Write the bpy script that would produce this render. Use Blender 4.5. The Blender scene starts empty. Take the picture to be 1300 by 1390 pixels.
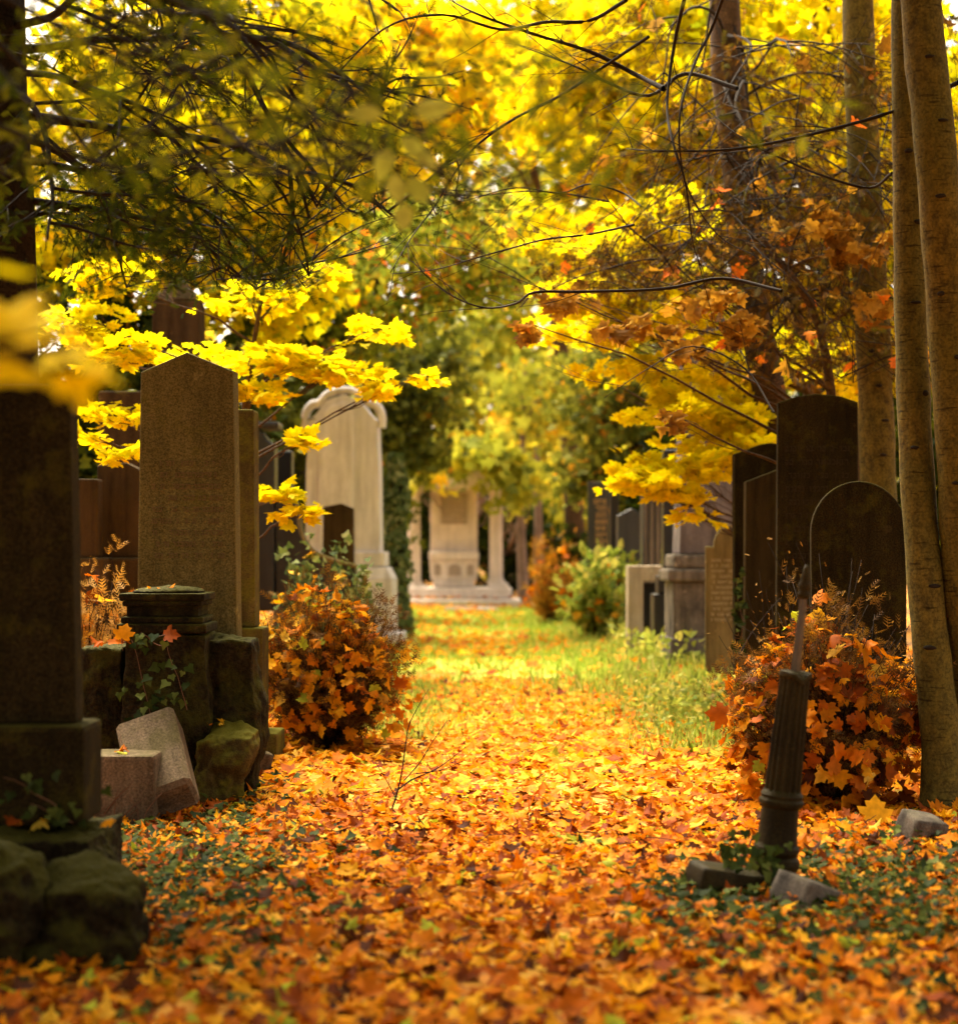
import bpy, bmesh, math, random
import numpy as np
from mathutils import Vector, Matrix, noise as mnoise

random.seed(11)
RNG = np.random.default_rng(11)
S = bpy.context.scene
C = S.collection
F, HCAM, HY = 2423.0, 1.3, 740.0


def W(x, y, d):
    return Vector(((x - 650) / F * d, d, HCAM - (y - HY) / F * d))


def WX(x, d):
    return (x - 650) / F * d


def WZ(y, d):
    return HCAM - (y - HY) / F * d


def gz(x, y):
    """height of the ground"""
    px = 0.3 - 0.022 * (y - 8)
    a = abs(x - px)
    bank = 0.16 * min(1.0, max(0.0, (a - 1.0) / 1.4)) * min(1.0, max(0.0, (y - 9) / 5))
    b = 0.035 * mnoise.noise(Vector((x * 0.7, y * 0.7, 1.3))) + 0.018 * mnoise.noise(Vector((x * 2.3, y * 2.3, 4.0)))
    rise = 0.06 * min(1.0, max(0.0, (y - 26) / 8))
    return bank + b + rise


# ---------------------------------------------------------------- materials
def newmat(name):
    m = bpy.data.materials.new(name)
    m.use_nodes = True
    nt = m.node_tree
    nt.nodes.clear()
    out = nt.nodes.new('ShaderNodeOutputMaterial')
    return m, nt, out


def N(nt, t, **kw):
    n = nt.nodes.new(t)
    for k, v in kw.items():
        if k.startswith('i_'):
            n.inputs[k[2:].replace('_', ' ')].default_value = v
        else:
            setattr(n, k, v)
    return n


def ramp(nt, stops, interp='LINEAR'):
    r = nt.nodes.new('ShaderNodeValToRGB')
    r.color_ramp.interpolation = interp
    el = r.color_ramp.elements
    while len(el) > 1:
        el.remove(el[-1])
    el[0].position, el[0].color = stops[0][0], (*stops[0][1], 1)
    for p, c in stops[1:]:
        e = el.new(p)
        e.color = (*c, 1)
    return r


def mixc(nt, fac, a, b, mode='MIX'):
    n = nt.nodes.new('ShaderNodeMix')
    n.data_type = 'RGBA'
    n.blend_type = mode
    for sock, v in ((n.inputs[0], fac), (n.inputs[6], a), (n.inputs[7], b)):
        if hasattr(v, 'is_output') or isinstance(v, bpy.types.NodeSocket):
            nt.links.new(v, sock)
        elif isinstance(v, (int, float)):
            sock.default_value = v
        else:
            sock.default_value = (*v, 1)
    return n.outputs[2]


def stone_mat(name, base, dark, moss=(0.05, 0.06, 0.015), moss_amt=0.45, speck=0.5, speck_scale=130, rough=0.85, bump=0.35, stain=1.0):
    m, nt, out = newmat(name)
    L = nt.links
    tc = N(nt, 'ShaderNodeTexCoord')
    big = N(nt, 'ShaderNodeTexNoise', i_Scale=2.4, i_Detail=6.0, i_Roughness=0.65)
    L.new(tc.outputs['Object'], big.inputs['Vector'])
    mp = N(nt, 'ShaderNodeMapping')
    mp.inputs['Scale'].default_value = (7, 7, 0.8)
    L.new(tc.outputs['Object'], mp.inputs['Vector'])
    streak = N(nt, 'ShaderNodeTexNoise', i_Scale=1.6, i_Detail=5.0, i_Roughness=0.6)
    L.new(mp.outputs[0], streak.inputs['Vector'])
    fine = N(nt, 'ShaderNodeTexNoise', i_Scale=float(speck_scale), i_Detail=2.0, i_Roughness=0.7)
    L.new(tc.outputs['Object'], fine.inputs['Vector'])
    r1 = ramp(nt, [(0.32, (0, 0, 0)), (0.68, (1, 1, 1))])
    L.new(big.outputs['Fac'], r1.inputs[0])
    col = mixc(nt, r1.outputs[0], dark, base)
    r2 = ramp(nt, [(0.40, (0, 0, 0)), (0.66, (1, 1, 1))])
    L.new(streak.outputs['Fac'], r2.inputs[0])
    ms = N(nt, 'ShaderNodeMath', operation='MULTIPLY')
    L.new(r2.outputs[0], ms.inputs[0])
    ms.inputs[1].default_value = min(1.0, 0.75 * stain)
    col = mixc(nt, ms.outputs[0], col, tuple(c * 0.45 for c in dark))
    r3 = ramp(nt, [(0.35, (1 - speck,) * 3), (0.65, (1 + speck * 0.6,) * 3)])
    L.new(fine.outputs['Fac'], r3.inputs[0])
    col = mixc(nt, 1.0, col, r3.outputs[0], 'MULTIPLY')
    # pale lichen spots
    lv = N(nt, 'ShaderNodeTexNoise', i_Scale=9.0, i_Detail=8.0, i_Roughness=0.75)
    L.new(tc.outputs['Object'], lv.inputs['Vector'])
    lr = ramp(nt, [(0.60, (0, 0, 0)), (0.68, (0.5, 0.5, 0.5))])
    L.new(lv.outputs['Fac'], lr.inputs[0])
    col = mixc(nt, lr.outputs[0], col, tuple(min(0.8, c * 1.9 + 0.006) for c in base))
    # moss on ledges and in patches
    geo = N(nt, 'ShaderNodeNewGeometry')
    sx = N(nt, 'ShaderNodeSeparateXYZ')
    L.new(geo.outputs['Normal'], sx.inputs[0])
    mn = N(nt, 'ShaderNodeTexNoise', i_Scale=5.5, i_Detail=7.0, i_Roughness=0.7)
    L.new(tc.outputs['Object'], mn.inputs['Vector'])
    a = N(nt, 'ShaderNodeMath', operation='MULTIPLY_ADD')
    L.new(sx.outputs['Z'], a.inputs[0])
    a.inputs[1].default_value = 0.22
    L.new(mn.outputs['Fac'], a.inputs[2])
    r4 = ramp(nt, [(0.72 - 0.36 * moss_amt, (0, 0, 0)), (0.90 - 0.36 * moss_amt, (1, 1, 1))])
    L.new(a.outputs[0], r4.inputs[0])
    mm = N(nt, 'ShaderNodeMath', operation='MULTIPLY')
    L.new(r4.outputs[0], mm.inputs[0])
    mm.inputs[1].default_value = min(1.0, moss_amt * 1.5)
    mossv = mixc(nt, fine.outputs['Fac'], tuple(c * 0.5 for c in moss), tuple(min(1, c * 1.6) for c in moss))
    col = mixc(nt, mm.outputs[0], col, mossv)
    b = N(nt, 'ShaderNodeBsdfPrincipled')
    L.new(col, b.inputs['Base Color'])
    b.inputs['Roughness'].default_value = rough
    b.inputs['Specular IOR Level'].default_value = 0.5 if rough < 0.5 else 0.05
    bp = N(nt, 'ShaderNodeBump')
    bp.inputs['Strength'].default_value = bump
    bp.inputs['Distance'].default_value = 0.012
    hsum = N(nt, 'ShaderNodeMath', operation='MULTIPLY_ADD')
    L.new(mn.outputs['Fac'], hsum.inputs[0])
    hsum.inputs[1].default_value = 1.0
    L.new(fine.outputs['Fac'], hsum.inputs[2])
    L.new(hsum.outputs[0], bp.inputs['Height'])
    L.new(bp.outputs[0], b.inputs['Normal'])
    L.new(b.outputs[0], out.inputs[0])
    return m


def plain_mat(name, col, rough=0.6, metal=0.0, var=0.4, scale=40):
    m, nt, out = newmat(name)
    L = nt.links
    tc = N(nt, 'ShaderNodeTexCoord')
    n = N(nt, 'ShaderNodeTexNoise', i_Scale=float(scale), i_Detail=4.0)
    L.new(tc.outputs['Object'], n.inputs['Vector'])
    c = mixc(nt, n.outputs['Fac'], tuple(x * (1 - var) for x in col), tuple(min(1, x * (1 + var)) for x in col))
    b = N(nt, 'ShaderNodeBsdfPrincipled')
    L.new(c, b.inputs['Base Color'])
    b.inputs['Roughness'].default_value = rough
    b.inputs['Specular IOR Level'].default_value = 0.15
    b.inputs['Metallic'].default_value = metal
    L.new(b.outputs[0], out.inputs[0])
    return m


def bark_mat(name, base, dark, zscale=0.35, scale=14, moss=None):
    m, nt, out = newmat(name)
    L = nt.links
    tc = N(nt, 'ShaderNodeTexCoord')
    mp = N(nt, 'ShaderNodeMapping')
    mp.inputs['Scale'].default_value = (1, 1, zscale)
    L.new(tc.outputs['Object'], mp.inputs['Vector'])
    n1 = N(nt, 'ShaderNodeTexNoise', i_Scale=float(scale), i_Detail=6.0, i_Roughness=0.65)
    L.new(mp.outputs[0], n1.inputs['Vector'])
    n2 = N(nt, 'ShaderNodeTexNoise', i_Scale=2.2, i_Detail=4.0)
    L.new(tc.outputs['Object'], n2.inputs['Vector'])
    r = ramp(nt, [(0.3, dark), (0.62, base)])
    L.new(n1.outputs['Fac'], r.inputs[0])
    r2 = ramp(nt, [(0.4, (0, 0, 0)), (0.65, (1, 1, 1))])
    L.new(n2.outputs['Fac'], r2.inputs[0])
    ms = N(nt, 'ShaderNodeMath', operation='MULTIPLY')
    L.new(r2.outputs[0], ms.inputs[0])
    ms.inputs[1].default_value = 0.7
    col = mixc(nt, ms.outputs[0], r.outputs[0], moss or tuple(c * 0.6 for c in base))
    mp2 = N(nt, 'ShaderNodeMapping')
    mp2.inputs['Scale'].default_value = (9, 9, 75)
    L.new(tc.outputs['Object'], mp2.inputs['Vector'])
    n3 = N(nt, 'ShaderNodeTexNoise', i_Scale=1.0, i_Detail=3.0)
    L.new(mp2.outputs[0], n3.inputs['Vector'])
    r3 = ramp(nt, [(0.60, (1, 1, 1)), (0.70, (0.38, 0.36, 0.33))])
    L.new(n3.outputs['Fac'], r3.inputs[0])
    col = mixc(nt, 1.0, col, r3.outputs[0], 'MULTIPLY')
    n4 = N(nt, 'ShaderNodeTexNoise', i_Scale=70.0, i_Detail=3.0)
    L.new(tc.outputs['Object'], n4.inputs['Vector'])
    r4 = ramp(nt, [(0.3, (0.6, 0.6, 0.6)), (0.7, (1.3, 1.3, 1.3))])
    L.new(n4.outputs['Fac'], r4.inputs[0])
    col = mixc(nt, 1.0, col, r4.outputs[0], 'MULTIPLY')
    b = N(nt, 'ShaderNodeBsdfPrincipled')
    L.new(col, b.inputs['Base Color'])
    b.inputs['Roughness'].default_value = 0.85
    b.inputs['Specular IOR Level'].default_value = 0.12
    bp = N(nt, 'ShaderNodeBump')
    bp.inputs['Strength'].default_value = 0.6
    bp.inputs['Distance'].default_value = 0.015
    L.new(n1.outputs['Fac'], bp.inputs['Height'])
    L.new(bp.outputs[0], b.inputs['Normal'])
    L.new(b.outputs[0], out.inputs[0])
    return m


def leaf_mat(name, stops, trans=0.5, gloss=0.006, tint=(1.0, 0.92, 0.6)):
    """colour of each leaf comes from its own 'hue' value"""
    m, nt, out = newmat(name)
    L = nt.links
    at = N(nt, 'ShaderNodeAttribute', attribute_name='hue')
    r = ramp(nt, stops)
    L.new(at.outputs['Fac'], r.inputs[0])
    tc = N(nt, 'ShaderNodeTexCoord')
    n = N(nt, 'ShaderNodeTexNoise', i_Scale=28.0, i_Detail=3.0)
    L.new(tc.outputs['Object'], n.inputs['Vector'])
    rr = ramp(nt, [(0.3, (0.72,) * 3), (0.7, (1.15,) * 3)])
    L.new(n.outputs['Fac'], rr.inputs[0])
    col = mixc(nt, 1.0, r.outputs[0], rr.outputs[0], 'MULTIPLY')
    d = N(nt, 'ShaderNodeBsdfDiffuse')
    t = N(nt, 'ShaderNodeBsdfTranslucent')
    L.new(col, d.inputs[0])
    tcol = mixc(nt, 1.0, col, tint, 'MULTIPLY')
    L.new(tcol, t.inputs[0])
    mx = N(nt, 'ShaderNodeMixShader')
    mx.inputs[0].default_value = trans
    L.new(d.outputs[0], mx.inputs[1])
    L.new(t.outputs[0], mx.inputs[2])
    g = N(nt, 'ShaderNodeBsdfGlossy')
    g.inputs['Roughness'].default_value = 0.5
    m2 = N(nt, 'ShaderNodeMixShader')
    m2.inputs[0].default_value = gloss
    L.new(mx.outputs[0], m2.inputs[1])
    L.new(g.outputs[0], m2.inputs[2])
    L.new(m2.outputs[0], out.inputs[0])
    return m


M = {}
M['granite_brown'] = stone_mat('brown speckled granite', (0.138, 0.112, 0.038), (0.098, 0.078, 0.025), moss_amt=0.5, moss=(0.085, 0.075, 0.012), speck=0.5, speck_scale=120, bump=0.15, stain=0.7)
M['moss_stone'] = stone_mat('mossy ochre stone', (0.12, 0.085, 0.025), (0.065, 0.046, 0.014), moss=(0.10, 0.088, 0.01), moss_amt=0.75, speck=0.4)
M['dark_moss'] = stone_mat('dark mossy stone', (0.040, 0.029, 0.012), (0.013, 0.010, 0.005), moss=(0.042, 0.038, 0.006), moss_amt=0.72, bump=1.0, speck=0.5, speck_scale=50)
M['dark_stone'] = stone_mat('weathered dark slab', (0.038, 0.0265, 0.0080), (0.016, 0.0115, 0.0040), moss=(0.052, 0.044, 0.005), moss_amt=0.55, speck=0.6, speck_scale=110, bump=0.3)
M['brown_stone'] = stone_mat('old brown sandstone', (0.075, 0.043, 0.016), (0.038, 0.022, 0.009), moss=(0.035, 0.029, 0.006), moss_amt=0.38, speck=0.35)
M['pink_block'] = stone_mat('pinkish grey block', (0.20, 0.14, 0.088), (0.12, 0.08, 0.045), moss=(0.055, 0.046, 0.01), moss_amt=0.42, speck=0.4, speck_scale=80)
M['white_stone'] = stone_mat('pale limestone', (0.72, 0.69, 0.70), (0.60, 0.57, 0.575), moss=(0.36, 0.32, 0.26), moss_amt=0.15, speck=0.2, bump=0.25, stain=0.6)
M['far_stone'] = stone_mat('warm pale sandstone', (0.72, 0.62, 0.54), (0.58, 0.49, 0.41), moss=(0.3, 0.25, 0.13), moss_amt=0.15, speck=0.15, stain=0.45)
M['grey_stone'] = stone_mat('mauve grey stone', (0.19, 0.155, 0.145), (0.13, 0.105, 0.10), moss=(0.08, 0.07, 0.04), moss_amt=0.2, speck=0.25)
M['grey_rough'] = stone_mat('mottled grey stone', (0.25, 0.20, 0.15), (0.06, 0.05, 0.042), moss=(0.08, 0.07, 0.03), moss_amt=0.3, speck=0.35)
M['olive_stone'] = stone_mat('yellowish lichen stone', (0.27, 0.205, 0.085), (0.18, 0.135, 0.055), moss=(0.15, 0.13, 0.03), moss_amt=0.45, speck=0.3)
M['beige_stone'] = stone_mat('beige stone', (0.46, 0.37, 0.27), (0.36, 0.28, 0.2), moss=(0.25, 0.2, 0.1), moss_amt=0.2, speck=0.2)
M['black_stone'] = stone_mat('polished black granite', (0.018, 0.016, 0.016), (0.011, 0.010, 0.010), moss=(0.03, 0.03, 0.015), moss_amt=0.15, speck=0.3, rough=0.28, bump=0.03)
M['blue_black'] = stone_mat('blue black granite', (0.05, 0.05, 0.056), (0.035, 0.035, 0.04), moss_amt=0.1, speck=0.25, rough=0.3, bump=0.03)
M['carved'] = plain_mat('shadowed carving', (0.10, 0.075, 0.045), rough=0.9)
M['carved_light'] = plain_mat('pale carving', (0.42, 0.36, 0.22), rough=0.9)
M['carved_far'] = plain_mat('far carving', (0.30, 0.235, 0.18), rough=0.9)
M['gold'] = plain_mat('gilded letters', (0.62, 0.36, 0.14), rough=0.5, metal=0.2)
M['iron'] = stone_mat('old bronzed stone', (0.062, 0.042, 0.012), (0.016, 0.011, 0.005), moss=(0.03, 0.025, 0.005), moss_amt=0.45, speck=0.35, rough=0.55, bump=0.3)
M['rod'] = plain_mat('grey iron rod', (0.085, 0.062, 0.042), rough=0.5, metal=0.3)
M['bark_smooth'] = bark_mat('smooth brown bark', (0.145, 0.100, 0.016), (0.042, 0.028, 0.007), zscale=0.6, scale=22, moss=(0.085, 0.07, 0.010))
M['bark_rough'] = bark_mat('rough reddish bark', (0.10, 0.055, 0.022), (0.03, 0.017, 0.008), zscale=0.25, scale=24)
M['bark_dark'] = bark_mat('dark yew bark', (0.035, 0.024, 0.014), (0.012, 0.009, 0.006), zscale=0.2, scale=26)
M['bark_pale'] = bark_mat('pale grey bark', (0.26, 0.18, 0.13), (0.15, 0.10, 0.075), zscale=0.3, scale=18)
M['twig'] = plain_mat('dark twig', (0.018, 0.011, 0.006), rough=0.9)
M['twig_red'] = plain_mat('reddish twig', (0.13, 0.06, 0.03), rough=0.8)
M['scar'] = plain_mat('dark branch scar', (0.02, 0.014, 0.009), rough=0.95)

Y_ = (0.80, 0.50, 0.012)
M['litter'] = leaf_mat('fallen maple leaves', [(0.0, (0.07, 0.018, 0.003)), (0.16, (0.26, 0.05, 0.003)), (0.35, (0.52, 0.13, 0.003)), (0.6, (0.68, 0.235, 0.004)), (0.85, (0.78, 0.39, 0.008)), (0.95, (0.80, 0.47, 0.06)), (1.0, (0.36, 0.38, 0.02))], trans=0.3, gloss=0.006)
M['yellow'] = leaf_mat('yellow maple leaves', [(0.0, (0.60, 0.58, 0.012)), (0.3, (0.84, 0.72, 0.006)), (0.7, (0.88, 0.68, 0.005)), (1.0, (0.85, 0.46, 0.006))], trans=0.55, tint=(1, 1, 0.5))
M['gold_leaf'] = leaf_mat('golden crown leaves', [(0.0, (0.34, 0.40, 0.012)), (0.3, (0.80, 0.70, 0.006)), (0.75, (0.88, 0.66, 0.005)), (1.0, (0.84, 0.38, 0.005))], trans=0.66, gloss=0.004, tint=(1, 1, .6))
M['green'] = leaf_mat('green and yellowing leaves', [(0.0, (0.09, 0.14, 0.018)), (0.45, (0.28, 0.36, 0.045)), (0.75, (0.55, 0.56, 0.06)), (0.92, (0.80, 0.56, 0.03)), (1.0, (0.80, 0.22, 0.02))], trans=0.5, gloss=0.006)
M['olive'] = leaf_mat('olive and yellow leaves', [(0.0, (0.17, 0.22, 0.03)), (0.5, (0.46, 0.50, 0.06)), (0.8, (0.72, 0.64, 0.05)), (1.0, (0.85, 0.52, 0.02))], trans=0.55, gloss=0.006)
M['yew'] = leaf_mat('dark yew needles', [(0.0, (0.012, 0.022, 0.003)), (0.6, (0.040, 0.060, 0.005)), (1.0, (0.15, 0.175, 0.010))], trans=0.4, gloss=0.004)
M['darkgreen'] = leaf_mat('dark evergreen leaves', [(0.0, (0.035, 0.048, 0.009)), (0.6, (0.15, 0.17, 0.025)), (0.94, (0.30, 0.29, 0.04)), (1.0, (0.70, 0.30, 0.02))], trans=0.4, gloss=0.006)
M['ivy'] = leaf_mat('ivy leaves', [(0.0, (0.012, 0.022, 0.003)), (0.6, (0.040, 0.056, 0.007)), (1.0, (0.12, 0.14, 0.025))], trans=0.2, gloss=0.006)
M['ivy_pale'] = leaf_mat('pale ivy leaves', [(0.0, (0.05, 0.08, 0.025)), (0.6, (0.14, 0.19, 0.06)), (1.0, (0.35, 0.36, 0.14))], trans=0.3, gloss=0.006)
M['brown'] = leaf_mat('withered brown leaves', [(0.0, (0.12, 0.05, 0.01)), (0.5, (0.42, 0.20, 0.02)), (0.85, (0.62, 0.36, 0.04)), (1.0, (0.70, 0.16, 0.012))], trans=0.4)
M['russet'] = leaf_mat('russet needles', [(0.0, (0.035, 0.020, 0.005)), (0.5, (0.11, 0.055, 0.010)), (0.8, (0.10, 0.10, 0.014)), (1.0, (0.30, 0.13, 0.02))], trans=0.3, gloss=0.005)
M['shrubdark'] = leaf_mat('brown green shrub sprigs', [(0.0, (0.05, 0.026, 0.009)), (0.5, (0.13, 0.06, 0.014)), (1.0, (0.22, 0.12, 0.02))], trans=0.3)
M['ochre'] = leaf_mat('ochre conifer sprigs', [(0.0, (0.22, 0.10, 0.02)), (0.6, (0.48, 0.25, 0.05)), (1.0, (0.60, 0.40, 0.14))], trans=0.35)
M['lime'] = leaf_mat('light green leaves', [(0.0, (0.16, 0.24, 0.04)), (0.6, (0.38, 0.44, 0.08)), (1.0, (0.62, 0.55, 0.14))], trans=0.45)
M['palegreen'] = leaf_mat('pale green leaves', [(0.0, (0.42, 0.46, 0.06)), (1.0, (0.55, 0.55, 0.10))], trans=0.4)
M['yew_light'] = leaf_mat('olive green yew needles', [(0.0, (0.05, 0.075, 0.005)), (0.6, (0.15, 0.18, 0.010)), (1.0, (0.34, 0.35, 0.02))], trans=0.5, gloss=0.004)
M['grass'] = leaf_mat('grass', [(0.0, (0.16, 0.27, 0.03)), (0.6, (0.40, 0.52, 0.09)), (1.0, (0.66, 0.64, 0.20))], trans=0.4, gloss=0.006)


def ground_mat():
    m, nt, out = newmat('leaf covered soil')
    L = nt.links
    tc = N(nt, 'ShaderNodeTexCoord')
    v = N(nt, 'ShaderNodeTexVoronoi', i_Scale=13.0, i_Randomness=1.0)
    L.new(tc.outputs['Object'], v.inputs['Vector'])
    sp = N(nt, 'ShaderNodeSeparateColor')
    L.new(v.outputs['Color'], sp.inputs[0])
    r = ramp(nt, [(0.0, (0.07, 0.03, 0.012)), (0.35, (0.26, 0.085, 0.014)), (0.7, (0.50, 0.19, 0.02)), (1.0, (0.62, 0.34, 0.04))])
    L.new(sp.outputs[0], r.inputs[0])
    n = N(nt, 'ShaderNodeTexNoise', i_Scale=0.6, i_Detail=5.0)
    L.new(tc.outputs['Object'], n.inputs['Vector'])
    r2 = ramp(nt, [(0.42, (0, 0, 0)), (0.6, (0.7, 0.7, 0.7))])
    L.new(n.outputs['Fac'], r2.inputs[0])
    col = mixc(nt, r2.outputs[0], r.outputs[0], (0.05, 0.035, 0.015))
    b = N(nt, 'ShaderNodeBsdfPrincipled')
    b.inputs['Roughness'].default_value = 0.9
    b.inputs['Specular IOR Level'].default_value = 0.1
    L.new(col, b.inputs['Base Color'])
    bp = N(nt, 'ShaderNodeBump')
    bp.inputs['Strength'].default_value = 0.6
    bp.inputs['Distance'].default_value = 0.03
    L.new(v.outputs['Distance'], bp.inputs['Height'])
    L.new(bp.outputs[0], b.inputs['Normal'])
    L.new(b.outputs[0], out.inputs[0])
    return m


def path_mat():
    m, nt, out = newmat('grassy track')
    L = nt.links
    tc = N(nt, 'ShaderNodeTexCoord')
    v = N(nt, 'ShaderNodeTexVoronoi', i_Scale=11.0)
    L.new(tc.outputs['Object'], v.inputs['Vector'])
    sp = N(nt, 'ShaderNodeSeparateColor')
    L.new(v.outputs['Color'], sp.inputs[0])
    r = ramp(nt, [(0.0, (0.22, 0.08, 0.016)), (0.4, (0.46, 0.17, 0.02)), (1.0, (0.66, 0.36, 0.05))])
    L.new(sp.outputs[0], r.inputs[0])
    n = N(nt, 'ShaderNodeTexNoise', i_Scale=1.1, i_Detail=5.0)
    L.new(tc.outputs['Object'], n.inputs['Vector'])
    sy = N(nt, 'ShaderNodeSeparateXYZ')
    L.new(tc.outputs['Object'], sy.inputs[0])
    mr = N(nt, 'ShaderNodeMapRange')
    mr.inputs[1].default_value, mr.inputs[2].default_value = 11, 17
    mr.inputs[3].default_value, mr.inputs[4].default_value = -0.35, 0.16
    L.new(sy.outputs['Y'], mr.inputs[0])
    ad = N(nt, 'ShaderNodeMath', operation='ADD')
    L.new(n.outputs['Fac'], ad.inputs[0])
    L.new(mr.outputs[0], ad.inputs[1])
    r2 = ramp(nt, [(0.48, (0, 0, 0)), (0.6, (1, 1, 1))])
    L.new(ad.outputs[0], r2.inputs[0])
    col = mixc(nt, r2.outputs[0], r.outputs[0], (0.42, 0.46, 0.06))
    b = N(nt, 'ShaderNodeBsdfPrincipled')
    b.inputs['Roughness'].default_value = 0.9
    b.inputs['Specular IOR Level'].default_value = 0.1
    L.new(col, b.inputs['Base Color'])
    bp = N(nt, 'ShaderNodeBump')
    bp.inputs['Strength'].default_value = 0.5
    bp.inputs['Distance'].default_value = 0.03
    L.new(v.outputs['Distance'], bp.inputs['Height'])
    L.new(bp.outputs[0], b.inputs['Normal'])
    L.new(b.outputs[0], out.inputs[0])
    return m


M['ground'] = ground_mat()
M['path'] = path_mat()


# ---------------------------------------------------------------- object helpers
def link(o, parent=None):
    C.objects.link(o)
    if parent is not None:
        o.parent = parent
    return o


def tag(o, label=None, cat=None, group=None, kind=None):
    if label:
        o['label'] = label
    if cat:
        o['category'] = cat
    if group:
        o['group'] = group
    if kind:
        o['kind'] = kind
    return o


def thing(name, label, cat, loc=(0, 0, 0), rz=0.0, group=None, tilt=(0, 0)):
    o = bpy.data.objects.new(name, None)
    o.empty_display_size = 0.1
    o.location = loc
    o.rotation_euler = (tilt[0], tilt[1], rz)
    link(o)
    return tag(o, label, cat, group)


def from_bm(name, bm, mat, parent=None, smooth=False):
    me = bpy.data.meshes.new(name)
    bmesh.ops.recalc_face_normals(bm, faces=bm.faces)
    bm.to_mesh(me)
    bm.free()
    me.materials.append(mat)
    if smooth:
        me.polygons.foreach_set('use_smooth', [True] * len(me.polygons))
    return link(bpy.data.objects.new(name, me), parent)


def tri_mesh(name, V, T, mat, parent=None, hue=None, smooth=False):
    me = bpy.data.meshes.new(name)
    V = np.asarray(V, dtype=np.float32)
    T = np.asarray(T, dtype=np.int32)
    me.vertices.add(len(V))
    me.vertices.foreach_set('co', V.ravel())
    me.loops.add(T.size)
    me.loops.foreach_set('vertex_index', T.ravel())
    me.polygons.add(len(T))
    me.polygons.foreach_set('loop_start', np.arange(0, T.size, T.shape[1], dtype=np.int32))
    if smooth:
        me.polygons.foreach_set('use_smooth', np.ones(len(T), dtype=bool))
    if hue is not None:
        a = me.attributes.new('hue', 'FLOAT', 'POINT')
        a.data.foreach_set('value', np.asarray(hue, dtype=np.float32))
    me.update(calc_edges=True)
    me.materials.append(mat)
    return link(bpy.data.objects.new(name, me), parent)


def block(parent, name, w, d, h, z0, mat, bev=0.012, x0=0.0, y0=0.0, top=(1, 1), rough=0.0, seed=0):
    """box with bevelled edges; y0 is the front face; top scales the upper face"""
    bm = bmesh.new()
    bmesh.ops.create_cube(bm, size=1.0)
    for v in bm.verts:
        s = top if v.co.z > 0 else (1, 1)
        v.co = Vector((v.co.x * w * s[0] + x0, v.co.y * d * s[1] + y0 + d / 2, (v.co.z + 0.5) * h + z0))
    if bev:
        bmesh.ops.bevel(bm, geom=list(bm.edges), offset=min(bev, w * .3, d * .3, h * .3), segments=2, affect='EDGES', profile=0.6)
    return from_bm(name, bm, mat, parent)


def prism(parent, name, outline, d, mat, y0=0.0, bev=0.01):
    bm = bmesh.new()
    vs = [bm.verts.new((x, y0, z)) for x, z in outline]
    f = bm.faces.new(vs)
    r = bmesh.ops.extrude_face_region(bm, geom=[f])
    for v in r['geom']:
        if isinstance(v, bmesh.types.BMVert):
            v.co.y += d
    if bev:
        es = [e for e in bm.edges if len(e.link_faces) == 2 and e.calc_face_angle(0) > 0.6]
        bmesh.ops.bevel(bm, geom=es, offset=bev, segments=2, affect='EDGES', profile=0.6)
    bm.normal_update()
    return from_bm(name, bm, mat, parent)


def rock(parent, name, w, d, h, mat, loc=(0, 0, 0), seed=0, rough=0.08, round_=0.35, cuts=9, tag_=None):
    bm = bmesh.new()
    bmesh.ops.create_cube(bm, size=2.0)
    bmesh.ops.subdivide_edges(bm, edges=list(bm.edges), cuts=cuts, use_grid_fill=True)
    sv = Vector((seed * 7.3, seed * 3.1, seed * 1.7))
    for v in bm.verts:
        c = v.co.copy()
        sph = c.normalized() * 1.25
        p = c.lerp(sph, round_)
        q = Vector((p.x * w / 2, p.y * d / 2, p.z * h / 2))
        n = mnoise.fractal(q * 3.2 + sv, 0.9, 2.0, 4) * rough + mnoise.noise(q * 1.3 + sv) * rough * 1.4
        n += mnoise.fractal(q * 16 + sv, 0.8, 2.0, 4) * rough * 0.30
        q += p.normalized() * n
        v.co = q + Vector((0, 0, h / 2)) + Vector(loc)
    return from_bm(name, bm, mat, parent, smooth=True)


def lathe_bm(profile, n=28, flutes=0, depth=0.0):
    bm = bmesh.new()
    rings = []
    for z, r, fl in profile:
        ring = []
        for i in range(n):
            a = 2 * math.pi * i / n
            rr = r * (1 - (depth * (0.5 + 0.5 * math.cos(flutes * a)) if fl else 0))
            ring.append(bm.verts.new((rr * math.cos(a), rr * math.sin(a), z)))
        rings.append(ring)
    for a, b in zip(rings, rings[1:]):
        for i in range(n):
            j = (i + 1) % n
            bm.faces.new((a[i], a[j], b[j], b[i]))
    bm.faces.new(rings[-1])
    bm.faces.new(list(reversed(rings[0])))
    return bm


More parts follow.
